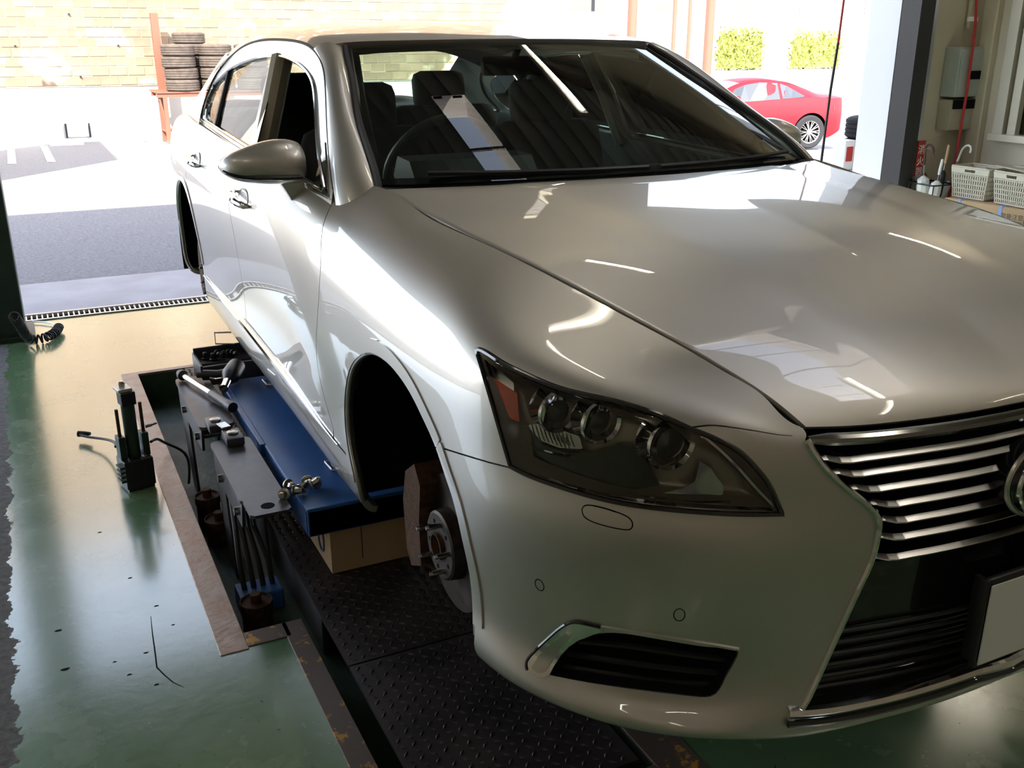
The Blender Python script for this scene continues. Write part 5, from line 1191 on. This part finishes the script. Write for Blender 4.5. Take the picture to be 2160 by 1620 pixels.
# umbrella stand and umbrellas
st = empty('umbrella_stand', 'low steel umbrella stand between the door frame and the baskets', 'stand', (5.42, 5.02, 0))
for dz_ in (.02, .40):
    MB().tube([(-.12, -.12, dz_), (.14, -.12, dz_), (.14, .14, dz_), (-.12, .14, dz_)], .007, 6, closed=True).build('hoop', M['tool_black'], st, True)
for sx, sy in ((-.12, -.12), (.14, -.12), (.14, .14), (-.12, .14)): MB().tube([(sx, sy, 0), (sx, sy, .41)], .006, 6).build('leg', M['tool_black'], st, True)
def umbrella(base, top, canopy_m, handle, hm, label, r=.035, ctop=.72):
    B_, T_ = Vector(base), Vector(top); e = empty('umbrella', label, 'umbrella', base); d = T_-B_; at_ = lambda t: tuple(d*t)
    MB().tube([at_(0), at_(1)], .005, 8).build('shaft', M['steel'], e, True)
    MB().tube([at_(.06), at_(.2), at_(ctop*.8), at_(ctop), at_(ctop+.05)], [.008, r*.55, r, r*.9, .012], 9).build('canopy', canopy_m, e, True, sharp=20)
    if handle == 'hook':
        n = d.normalized(); sx = Vector((0, -1, 0)); P = [Vector(at_(.93))]+[Vector(at_(1))+n*(.04*math.sin(t)*1.3+.05)+sx*(.045*(1-math.cos(t))) for t in np.linspace(0, math.pi*1.05, 12)]
        MB().tube([tuple(q) for q in P], .009, 8).build('handle', hm, e, True)
    else: MB().tube([at_(.86), at_(1.0), at_(1.1)], [.011, .012, .010], 8).build('handle', hm, e, True)
    return e
umbrella((5.40, 5.06, .02), (5.32, 5.05, .60), M['vinyl'], 'hook', M['brown'], 'white vinyl umbrella with a dark brown hooked handle', .055)
umbrella((5.46, 5.10, .02), (5.40, 5.12, .62), M['brown'], 'hook', M['brown'], 'dark umbrella with a brown hooked handle behind the white one', .03)
umbrella((5.44, 4.98, .02), (5.50, 4.98, .66), M['tool_black'], 'straight', M['bamboo'], 'dark umbrella with a straight bamboo handle', .03)
umbrella((5.36, 4.97, .02), (5.40, 4.94, .56), M['vinyl'], 'straight', M['white'], 'clear vinyl umbrella leaning on the basket', .05)
umbrella((5.52, 5.06, .02), (5.64, 4.97, .62), M['vinyl'], 'hook', M['white'], 'clear umbrella with a white hooked handle by the basket', .03, .6)
# dark rack in the corner under the sign
tag(MB().box((5.50, 5.22, .16), (.16, .10, .32), bevel=.01).build('extinguisher_case', M['tool_black']), 'small dark case on the floor under the red sign', 'case')
# ================================================================== OUTSIDE: WALL, TYRES, COUPE, POLES
def brick_mat():
    m = noise_mat('wall_brick', (.15, .10, .062), (.215, .15, .098), 2.2, (.75, .9), bump=.3, bump_scale=30, bdist=.004); N, L, b = nodes(m)
    tc = [n for n in N if n.type == 'TEX_COORD'][0]; oi = N.new('ShaderNodeObjectInfo'); base = b.inputs['Base Color'].links[0].from_socket
    nz = N.new('ShaderNodeTexNoise'); nz.inputs['Scale'].default_value = 1.3; nz.inputs['Detail'].default_value = 5; geo = N.new('ShaderNodeNewGeometry'); L.new(geo.outputs['Position'], nz.inputs['Vector'])
    r = N.new('ShaderNodeValToRGB'); r.color_ramp.elements[0].position = .60; r.color_ramp.elements[1].position = .68; L.new(nz.outputs[0], r.inputs[0])
    x = N.new('ShaderNodeMix'); x.data_type = 'RGBA'; L.new(r.outputs[0], x.inputs[0]); L.new(base, x.inputs[6]); x.inputs[7].default_value = (.42, .37, .27, 1)
    hs = N.new('ShaderNodeHueSaturation'); mr = N.new('ShaderNodeMapRange'); mr.inputs[3].default_value = .8; mr.inputs[4].default_value = 1.2; L.new(oi.outputs['Random'], mr.inputs[0]); L.new(mr.outputs[0], hs.inputs['Value']); L.new(x.outputs[2], hs.inputs['Color']); L.new(hs.outputs[0], b.inputs['Base Color'])
    return m
M['brick'] = brick_mat(); M['mortar'] = mat('mortar', (.34, .295, .21), .9); M['pale_concrete'] = noise_mat('pale_concrete', (.50, .48, .45), (.58, .56, .53), 2, (.8, .9))
M['rack_red'] = mat('red_oxide_paint', (.17, .055, .032), .55); M['tyre'] = noise_mat('old_tyre', (.045, .033, .026), (.075, .055, .042), 12, (.75, .9)); M['tyre_new'] = mat('new_tyre', (.02, .02, .022), .85, spec=.2)
M['line_white'] = noise_mat('road_paint', (.62, .62, .62), (.75, .75, .75), 30, (.7, .9)); M['coupe_red'] = mat('coupe_red', (.42, .004, .010), .5, .0, spec=.25); M['dark_glass'] = mat('tinted_glass', (.02, .025, .03), .04, 0, coat=1.0)
M['van_white'] = mat('van_white', (.80, .80, .80), .3, coat=.6); M['pole_red'] = mat('pole_paint', (.18, .065, .04), .5); M['leaf'] = noise_mat('hedge_leaf', (.16, .20, .03), (.34, .34, .06), 20, (.6, .8)); M['green_cloth'] = mat('green_cloth', (.06, .42, .14), .6)
WYB = 20.6; gb = gz(WYB)
wall = struct(bpy.data.objects.new('wall_yard', None)); COL.objects.link(wall); wall.location = (0, WYB, 0)
MB().box((2.8, .25, (gb+.66)/2-.1), (12.2, .5, .66-gb+.2)).build('wall_base', M['pale_concrete'], wall); MB().box((2.8, .206, 4.9), (12.2, .46, 8.5)).build('wall_core', M['mortar'], wall)
bw, bh = .335, .178; proto = None; rest = MB()
for r in range(47):
    for c in range(62):
        x = -12+c*bw+(bw/2 if r % 2 else 0)+bw/2; z = .668+r*bh+bh/2
        if -2.4 < x < 6.4 and r < 11:
            if proto is None:
                proto = MB().box((0, -.004, 0), (bw-.012, .06, bh-.012), bevel=.006).build('brick', M['brick'], wall); o = proto
            else: o = proto.copy(); COL.objects.link(o)
            o.location = (x, random.uniform(-.006, .006), z)
        elif -3.25 < x < 8.8: rest.box((x, -.004, z), (bw-.012, .06, bh-.012))
o = rest.build('brick', M['brick'], wall); o['kind'] = 'stuff'
for (u, v) in ((145, 30), (32, 97), (249, 96), (170, 162), (448, 96)):
    q = on_plane(u, v, 1, WYB); MB().cyl((q[0], -.06, q[2]), (q[0], .02, q[2]), .02, 12).build('weep_pipe', M['tool_black'], wall)
struct(MB().box((-2.7, 15.3, 1.55), (.2, 5.4, 4.5)).build('wall_shade_caster', M['pale_concrete']))  # unseen wall added to throw shade over the parking bays
struct(MB().box((-14.3, WYB+.3, 1.2), (22.0, .6, 3.6)).build('wall_neighbour', M['pale_concrete']))
q0, q1 = on_plane(138, 262, 1, WYB-.05), on_plane(191, 288, 1, WYB-.05)
sgn = MB().box((0, 0, 0), (q1[0]-q0[0], .02, q0[2]-q1[2])).build('bay_sign', M['white'], None, loc=((q0[0]+q1[0])/2, WYB-.02, (q0[2]+q1[2])/2)); tag(sgn, 'small white parking bay sign on the pale wall base', 'sign')
for s in (-1, 1): MB().box((s*(q1[0]-q0[0])/2, -.02, 0), (.035, .05, q0[2]-q1[2]+.02)).build('bracket', M['tool_black'], sgn)
# parking lines and wheel stops
for k, x in enumerate((-3.8, -1.78, -1.22, .9)):
    b = MB(); b.add([(x, 16.2, gz(16.2)+.006), (x+.12, 16.2, gz(16.2)+.006), (x+.12, 20, gz(20)+.006), (x, 20, gz(20)+.006)], [(0, 1, 2, 3)]); b.build('parking_line', M['line_white'], yard)
for k, x in enumerate((-.75, .35, -2.6)):
    w_ = MB(); w_.prism([(-.08, 0), (.08, 0), (.05, .11), (-.05, .11)], -.30, .30, map=lambda a, b_, c: (c, a, b_)); tag(w_.build('wheel_stop', M['pale_concrete'], None, loc=(x, 20.0, gz(20.0))), ('pale concrete wheel stop under the small bay sign', 'pale concrete wheel stop between the bay sign and the tyre rack', 'pale concrete wheel stop left of the parking lines')[k], 'wheel stop')
gr_ = on_plane(150, 384, 2, -.28); tag(MB().box((0, 0, 0), (.62, .16, .02), bevel=.003).build('gully_grate', M['galv'], None, loc=(gr_[0], gr_[1], gz(gr_[1])+.008)), 'small steel gully grate let into the asphalt yard', 'drain')
# ---- tyres
def tyre_mesh(R=.31, W=.21, rim=.20):
    prof = [(rim, -W*.38), (rim+.02, -W*.46), (R-.05, -W*.5), (R-.018, -W*.44), (R-.003, -W*.36)]
    for k in range(4):
        z = -W*.30+k*W*.2; prof += [(R, z-W*.07), (R, z+W*.07), (R-.010, z+W*.075), (R-.010, z+W*.125)] if k < 3 else [(R, z-W*.07), (R, z+W*.07)]
    prof += [(R-.003, W*.36), (R-.018, W*.44), (R-.05, W*.5), (rim+.02, W*.46), (rim, W*.38), (rim-.006, 0), (rim, -W*.38)]
    return MB().lathe(prof, n=40, capped=False)
tp = None
def tyre(loc, label, group, m_='tyre', rot=None):
    global tp
    if tp is None: tp = {}
    if m_ not in tp: tp[m_] = o = tyre_mesh().build('tyre', M[m_], None, True, sharp=30)
    else: o = tp[m_].copy(); COL.objects.link(o)
    o.location = loc; o.rotation_euler = rot or (0, 0, random.uniform(0, 6)); tag(o, label, 'tyre', group); return o
RX, RY = 1.9, 19.35; rz = gz(RY); rk = empty('tyre_rack', 'red-painted steel tyre rack standing in front of the brick wall', 'rack', (RX, RY, rz)); hz = .60-rz
for yy in (-.42, .30): MB().box((.25, yy, hz-.05), (2.6, .07, .10)).build('beam', M['rack_red'], rk)
MB().box((.25, .14, hz-.012), (2.6, 1.24, .02)).build('shelf', M['rack_red'], rk)
for xx in (-.90, .25, 1.45):
    for yy in (-.42, .30): MB().box((xx, yy, (hz-.1)/2), (.07, .07, hz-.1)).build('leg', M['rack_red'], rk)
tag(MB().box((0, 0, (2.0-gz(20.2))/2), (.14, .14, 2.0-gz(20.2))).build('steel_post', M['rack_red'], None, loc=(1.13, 20.2, gz(20.2))), 'square red-brown steel post standing behind the tyre rack', 'post'); MB().box((.25, -.06, .25), (2.4, .6, .02)).build('shelf', M['rack_red'], rk)
MB().tube([(-.85, -.42, .02), (-1.0, -.42, hz-.12)], .02, 4).build('brace', M['rack_red'], rk)
lv = ('at the bottom', 'second from the bottom', 'third from the bottom', 'on top', 'loose on the very top')
for si, (x, y, n, nm) in enumerate(((1.36, 19.15, 4, 'the rack stack beside the red post'), (1.65, 19.77, 5, 'the rack stack set back'), (2.05, 19.14, 4, 'the rack stack in the middle'), (2.72, 19.2, 4, 'the rack stack next to the sedan roof'))):
    for k in range(n): tyre((x+random.uniform(-.02, .02), y+random.uniform(-.02, .02), .60+.105+.2105*k), 'dusty used tyre %s of %s' % (lv[k], nm), 'used tyres on the red rack')
tyre((2.28, 19.25, rz+.26+.11), 'used tyre lying on the lower shelf of the red rack', 'used tyres on the red rack')
for k in range(4): tyre((6.06+(.03 if k % 2 else 0), 6.35, .106+.2105*k), 'black tyre %s of the stack behind the white pillar' % lv[k], 'tyres behind the white pillar', 'tyre_new')
pb = MB().box((0, 0, .14), (.12, .14, .28), bevel=.004).build('poster_box', M['white'], None, loc=(5.66, 6.33, .0)); pb.location.z = .0
tag(pb, 'small white and red box standing against the black tyres', 'box'); MB().box((0, -.072, .15), (.08, .004, .14)).build('red_label', M['red'], pb)
sh = MB().box((0, 0, .18), (.14, .20, .36), bevel=.003).build('crate', M['box_grey'], None, loc=(5.66, 6.33, 0)); tag(sh, 'grey crate carrying the small white and red box by the tyres', 'crate'); pb.location.z = .362
# hanging cord at the door
P = [on_plane(u, v, 1, 5.46) for u, v in ((1780, 0), (1768, 90), (1752, 190), (1735, 320))]
cb = MB().tube([(P[0][0]+.05, 5.46, 3.3)]+[tuple(q) for q in P[:2]], .010, 8).build('hanging_cord', M['red'], None, True); tag(cb, 'thin cord hanging from the door header, red above and black below', 'cord')
MB().tube([tuple(q) for q in P[1:]]+[(P[-1][0]-.02, 5.46, .015)], .011, 8).build('lower_cord', M['tool_black'], cb, True)
# ---- red coupe
def wheel_set(parent, pos, R, rim_m, side):
    w = MB(); prof = [(R*.66, -.10), (R*.9, -.105), (R*.985, -.085), (R, -.05), (R, .05), (R*.985, .085), (R*.9, .105), (R*.66, .10)]
    w.lathe(prof, axis='Y', n=40, capped=False); t = w.build('wheel', M['tyre_new'], parent, True, loc=pos, sharp=35); s = side
    r = MB(); r.lathe([(R*.66, s*.10), (R*.62, s*.09), (R*.60, s*.02), (R*.60, -s*.08)], axis='Y', n=40, capped=False)
    for k in range(10):
        a = 2*math.pi*k/10
        for d in (-.07, .07): r.tube([(math.cos(a)*.03, s*.075, math.sin(a)*.03), (math.cos(a+d*1.6)*R*.62, s*.088, math.sin(a+d*1.6)*R*.62)], .0085, 5)
    r.lathe([(0, s*.09), (.05, s*.085), (.055, s*.05)], axis='Y', n=20, capped=False); r.build('rim', M['satin'], t, True, sharp=30)
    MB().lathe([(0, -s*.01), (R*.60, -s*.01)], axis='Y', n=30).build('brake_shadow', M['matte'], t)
def vehicle(name, label, cat, front_wheel, rear_wheel, L, fo, wb, R, plan, sect, shoulder, roof, bodym, winx, wh):
    f, r_ = Vector(front_wheel), Vector(rear_wheel); d = (r_-f).normalized(); ang = math.atan2(d.y, d.x); base = f-d*fo
    e = empty(name, label, cat, (base.x, base.y, (f.z+r_.z)/2), ang)
    hwf = lambda x, z: pchip(*zip(*plan), x)*pchip(*zip(*sect), z)
    ch = lambda uv: np.c_[uv[:, 0], -hwf(uv[:, 0], uv[:, 1]), uv[:, 1]]
    zs = lambda x: pchip(*zip(*shoulder), np.atleast_1d(x))
    xs = np.linspace(.02, L-.02, 120); x0, x1 = fo, fo+wb; arc = lambda c: np.array([(c+(R+.045)*math.cos(t), R+(R+.045)*math.sin(t)) for t in np.linspace(math.pi*1.12, -math.pi*.12, 40)])
    zb_ = .20; front = np.array([(.02, z) for z in np.linspace(.30, zs(.02)[0], 8)])
    def lowz(x): return float(np.interp(x, [.02, .35, L-.4, L-.02], [.30, .19, .20, .36]))
    poly = [tuple(q) for q in front]+[(x, zs(x)[0]) for x in xs[1:]]+[(L-.02, z) for z in np.linspace(zs(L-.02)[0]-.03, .36, 8)]
    poly += [(x, lowz(x)) for x in np.linspace(L-.06, x1+R+.10, 8)]+[tuple(q) for q in arc(x1)[::-1]]+[(x, .20) for x in np.linspace(x1-R-.10, x0+R+.10, 20)]+[tuple(q) for q in arc(x0)[::-1]]+[(x, lowz(x)) for x in np.linspace(x0-R-.10, .08, 6)]
    UV, F = cdt(np.array(poly), [], .06); P = ch(UV)
    for s in (1, -1):
        V = P*[1, s, 1]; fn = np.cross(V[F[:, 1]]-V[F[:, 0]], V[F[:, 2]]-V[F[:, 0]])[:, 1]; FF = [tuple(f_) if q*(-s) > 0 else tuple(f_[::-1]) for f_, q in zip(F, fn)]
        bs = link('body_side', V, FF, bodym, e, True)
    # bonnet / boot / roof skin
    def skin(xa, xb, top, n=24, m_=bodym, nm='bonnet'):
        rows = []
        for x in np.linspace(xa, xb, n):
            z0 = zs(x)[0]; h = hwf(np.array([x]), np.array([z0]))[0]; zt_ = top(x); rows.append([(x, h*c, z0+(zt_-z0)*(1-abs(c)**2.4)) for c in np.linspace(-1, 1, 21)])
        return MB().grid(rows).build(nm, m_, e, True)
    rf = lambda x: float(pchip(*zip(*roof), np.array([x]))[0]); skin(.02, wh[0]+.06, lambda x: zs(x)[0]+.05*min(1, x/.3)); skin(wh[3]-.05, L-.02, lambda x: max(zs(x)[0], zs(x)[0]+.03), 16, nm='boot_lid')
    rows = []
    for x in np.linspace(wh[0], wh[3], 40):
        z0 = zs(x)[0]-.02; h = hwf(np.array([x]), np.array([z0]))[0]*.97; zt_ = max(rf(x), z0+.01); k = (zt_-z0)
        rows.append([(x, s*(h-(h-.55*plan_w)*v), z0+k*v*.94) for s, v in ((-1, 0), (-1, .25), (-1, .5), (-1, .75), (-1, 1))]+[(x, c*.45*plan_w/.875*1.0, z0+k*(1-.02*abs(c))) for c in (-.5, 0, .5)]+[(x, s*(h-(h-.55*plan_w)*v), z0+k*v*.94) for s, v in ((1, 1), (1, .75), (1, .5), (1, .25), (1, 0))])
    G = MB().grid(rows).build('cabin', bodym, e, True, sharp=60)
    # glass: side windows on the cabin side surface
    def cab(x, v, s, o=.006):
        z0 = zs(x)[0]-.02; h = hwf(np.array([x]), np.array([z0]))[0]*.97; zt_ = rf(x); return (x, s*(h-(h-.55*plan_w)*v+o), z0+(zt_-z0)*v*.94)
    for s in (-1, 1):
        for (pts) in winx:
            top_, bot_ = [cab(x, v, s) for x, v in pts[0]], [cab(x, v, s) for x, v in pts[1]]; MB().grid([bot_, top_], flip=(s > 0)).build('window', M['dark_glass'], G)
    sc = []
    for x in np.linspace(wh[0]+.06, wh[1]-.03, 10): z0 = zs(x)[0]; sc.append([(x, c*.62*plan_w*(1-.18*(x-wh[0])/(wh[1]-wh[0])), rf(x)+.008-.02*abs(c)) for c in np.linspace(-1, 1, 9)])
    MB().grid(sc).build('windscreen', M['dark_glass'], G, True)
    sc = []
    for x in np.linspace(wh[2]+.04, wh[3]-.04, 10): sc.append([(x, c*.55*plan_w, rf(x)+.008-.02*abs(c)) for c in np.linspace(-1, 1, 9)])
    MB().grid(sc).build('rear_window', M['dark_glass'], G, True)
    MB().box((L/2, 0, .45), (L*.9, plan_w*1.5, .4)).build('chassis', M['matte'], e)
    for x in (x0, x1):
        for s in (-1, 1): wheel_set(e, (x, s*(plan_w-.11), R), R, M['satin'], s)
    for s in (-1, 1):
        for (nm, xa, xb, za, zb2, m_) in (('headlight', .16, .52, .56, .70, M['reflector']), ('tail_lamp', L-.34, L-.04, .70, .84, M['red'])):
            q = [(xa, za), (xb, za+.05), (xb, zb2), (xa, zb2-.03)]; V = [(x, s*(hwf(np.array([x]), np.array([z]))[0]+.006), z) for x, z in q]; MB().add(V, [(0, 1, 2, 3) if s < 0 else (3, 2, 1, 0)]).build(nm, m_, e)
        q = [(L-.30, .40), (L-.06, .46), (L-.05, .60), (L-.22, .62)]
    MB().box((.03, 0, .36), (.06, plan_w*.9, .20)).build('intake', M['matte'], e)
    for s in (-1, 1):
        MB().tube([(wh[0]+.45, s*(plan_w+.02), zs(wh[0]+.45)[0]+.06), (wh[0]+.47, s*(plan_w+.14), zs(wh[0]+.45)[0]+.08)], [.04, .06], 10).build('door_mirror', bodym, e, True)
    return e
plan_w = .875
fw, rw = (9.73, 15.17, -.5), (12.23, 14.60, -.5)
zr = gz(14.1, 11)
vehicle('coupe_car', 'red two-door coupe parked in the yard beyond the white pillar', 'car', (fw[0], fw[1], zr), (rw[0], rw[1], zr), 4.24, .84, 2.57, .315,
        [(0, .50), (.12, .68), (.35, .80), (.84, .872), (1.6, .845), (2.4, .845), (3.1, .88), (3.5, .888), (3.9, .83), (4.12, .72), (4.24, .55)], [(.1, .93), (.35, .985), (.58, 1.0), (.78, .97), (.95, .91), (1.3, .80)],
        [(0, .58), (.25, .68), (.84, .80), (1.4, .86), (2.2, .885), (3.0, .93), (3.41, .955), (3.9, .93), (4.15, .93), (4.24, .86)],
        [(1.2, .90), (1.40, .94), (2.0, 1.20), (2.35, 1.275), (2.6, 1.285), (3.0, 1.235), (3.4, 1.115), (3.8, .975), (4.0, .95)], M['coupe_red'],
        [([(1.78, .42), (1.95, .80), (2.15, .88), (2.45, .90), (2.82, .88)], [(1.62, .07), (1.95, .07), (2.15, .07), (2.45, .07), (2.78, .07)]), ([(2.87, .87), (3.0, .80), (3.12, .62), (3.3, .22)], [(2.84, .08), (3.0, .09), (3.12, .10), (3.28, .14)])], (1.33, 2.10, 2.95, 3.88))
# ---- white van far across the road
plan_w = .84
fq, rq = on_plane(1535, 143, 2, -1.2), on_plane(1440, 143, 2, -1.2)
vd = rq-fq; vd /= np.linalg.norm(vd); rq = fq+vd*2.7
vz = gz(fq[1], fq[0])
vehicle('white_van', 'small white van parked across the road behind the red pole', 'van', (fq[0], fq[1], vz), (rq[0], rq[1], vz), 4.3, .75, 2.7, .33,
        [(0, .6), (.2, .78), (.7, .84), (2, .84), (3.8, .84), (4.2, .78), (4.3, .7)], [(.1, .96), (.4, 1.0), (.9, 1.0), (1.2, .96), (1.9, .85)], [(0, .75), (.3, .95), (.9, 1.05), (2, 1.1), (4.3, 1.1)],
        [(.7, 1.1), (1.1, 1.3), (1.6, 1.75), (2.2, 1.85), (3.5, 1.84), (4.1, 1.7), (4.25, 1.2)], M['van_white'], [([(1.3, .7), (1.6, .85), (2.2, .86)], [(1.2, .08), (1.6, .08), (2.2, .08)]), ([(2.3, .86), (3.0, .86), (3.9, .8)], [(2.3, .08), (3.0, .08), (3.9, .08)])], (.8, 1.75, 3.7, 4.2))
# ---- poles
def pole(u, y, r, z1, m_, label, name='steel_pole'):
    q = on_plane(u, 0, 1, y); zz = gz(y, q[0]); p = MB(); p.cyl((0, 0, 0), (0, 0, z1-zz), r, 20); o = p.build(name, m_, None, True, loc=(q[0], y, zz)); tag(o, label, 'pole'); MB().lathe([(r*1.8, 0), (r*1.8, .02), (r, .03)], n=20).build('base_plate', m_, o, True); return o
pole(1500, 30, .175, 7.0, M['pole_red'], 'thick red-brown steel pole rising in front of the white van'); pole(1335, 30, .175, 7.0, M['pole_red'], 'thick red-brown steel pole rising behind the middle of the sedan roof')
pole(1019, 27, .045, 6.0, M['pole_red'], 'thin dark red pole behind the sedan roof, beside a paler one'); pole(1054, 29, .075, 6.0, M['bamboo'], 'pale orange pole behind the sedan roof'); pole(944, 33, .03, 5.0, M['tool_black'], 'thin black post behind the sedan roof'); pole(895, 33, .03, 5.0, M['tool_black'], 'thin black post behind the sedan roof, nearer the brick wall')
for u, y in ((1425, 62), (1457, 66)): pole(u, y, .16, 9, M['pole_red'], 'distant faded red pole beyond the road, %s' % ('beside the white building' if u < 1440 else 'closer to the white van'))
# ---- hedge, white buildings
def hedge(c, d, label, n=2600):
    b = MB(); rnd = random.Random(3)
    for k in range(n):
        p = Vector((rnd.uniform(-.5, .5)*d[0], rnd.uniform(-.5, .5)*d[1], (rnd.random()**.8)*d[2]*(1+.12*math.sin(k)))); a = Vector((rnd.gauss(0, 1), rnd.gauss(0, 1), rnd.gauss(0, 1))).normalized(); t = a.orthogonal().normalized(); s_ = rnd.uniform(.10, .22); q = a.cross(t)
        b.add([tuple(p-t*s_), tuple(p+q*s_*.5), tuple(p+t*s_), tuple(p-q*s_*.5)], [(0, 1, 2, 3)])
    e = empty('hedge', label, 'hedge', c); o = b.build('leaves', M['leaf'], e); o['kind'] = 'stuff'; MB().box((0, 0, d[2]*.45), (d[0]*.9, d[1]*.5, d[2]*.8)).build('hedge_core', M['leaf'], e); return e
h0 = on_plane(1560, 120, 1, 70); hedge((h0[0], 70, gz(70, h0[0])), (4.6, 1.5, 3.2), 'yellow-green hedge in front of the white building behind the van')
h1 = on_plane(1720, 120, 1, 70); hedge((h1[0], 70, gz(70, h1[0])), (5.5, 1.5, 3.0), 'yellow-green hedge above the parked red coupe', 1800)
bd = empty('white_building', 'long white building across the road behind the hedges', 'building', (70, 76, gz(76, 70))); MB().box((0, 0, 4.5), (70, 5, 9)).build('wall', M['white_wall'], bd)
for k in range(8): MB().box((-28+k*8, -2.55, 5.5), (3.2, .1, 1.6)).build('window', M['dark_glass'], bd)
MB().box((0, 0, 9.1), (71, 6, .3)).build('roof', M['pale_concrete'], bd)
b2 = empty('white_building', 'plain white hall seen over the sedan roof between the poles', 'building', (8, 72, gz(72, 8))); MB().box((0, 0, 4.0), (40, 6, 8)).build('wall', M['white_wall'], b2); MB().box((0, 0, 8.1), (41, 7, .3)).build('roof', M['pale_concrete'], b2)
for k in range(6): MB().box((-16+k*6.4, -3.05, 4.8), (2.4, .1, 1.4)).build('window', M['dark_glass'], b2)
# ---- green shop banner and flag seen through the cabin
q0, q1 = on_plane(1160, 236, 1, 16.5), on_plane(1262, 258, 1, 16.5); zg = gz(16.5, q0[0]); cx, wdt = (q0[0]+q1[0])/2+.35, 1.9
bn = empty('shop_banner', 'green tyre-shop banner board with white lettering seen through the sedan windows', 'banner', (cx, 16.5, zg)); zt_ = q0[2]-zg
MB().box((0, 0, zt_-.17), (wdt, .03, .24)).build('board', M['green_cloth'], bn); MB().box((0, -.017, zt_-.035), (wdt, .004, .075)).build('top_strip', M['white'], bn)
for s in (-1, 1): MB().box((s*(wdt/2-.05), .03, zt_/2), (.04, .04, zt_)).build('leg', M['alu'], bn)
text_mesh('lettering', 'BRIDGESTONE', .085, M['dark_green'], bn, (-.38, -.022, zt_-.037), (math.pi/2, 0, 0)); text_mesh('lettering', 'ハイエース・', .19, M['white'], bn, (-.30, -.020, zt_-.18), (math.pi/2, 0, 0))
q = on_plane(1362, 178, 1, 18); fl = empty('flag', 'bright green shop flag on a thin pole seen through the sedan windscreen', 'flag', (q[0]+.35, 18, gz(18, q[0]))); zf = q[2]-gz(18, q[0])
MB().cyl((0, 0, 0), (0, 0, zf+.5), .02, 8).build('flag_pole', M['alu'], fl, True); rows = [[(-.02-.5*u, .05*math.sin(6*u+v), zf+.18-.34*v+.08*u) for u in np.linspace(0, 1, 8)] for v in np.linspace(0, 1, 4)]; o = MB().grid(rows).build('flag_cloth', M['green_cloth'], fl, True); o.modifiers.new('thickness', 'SOLIDIFY').thickness = .004
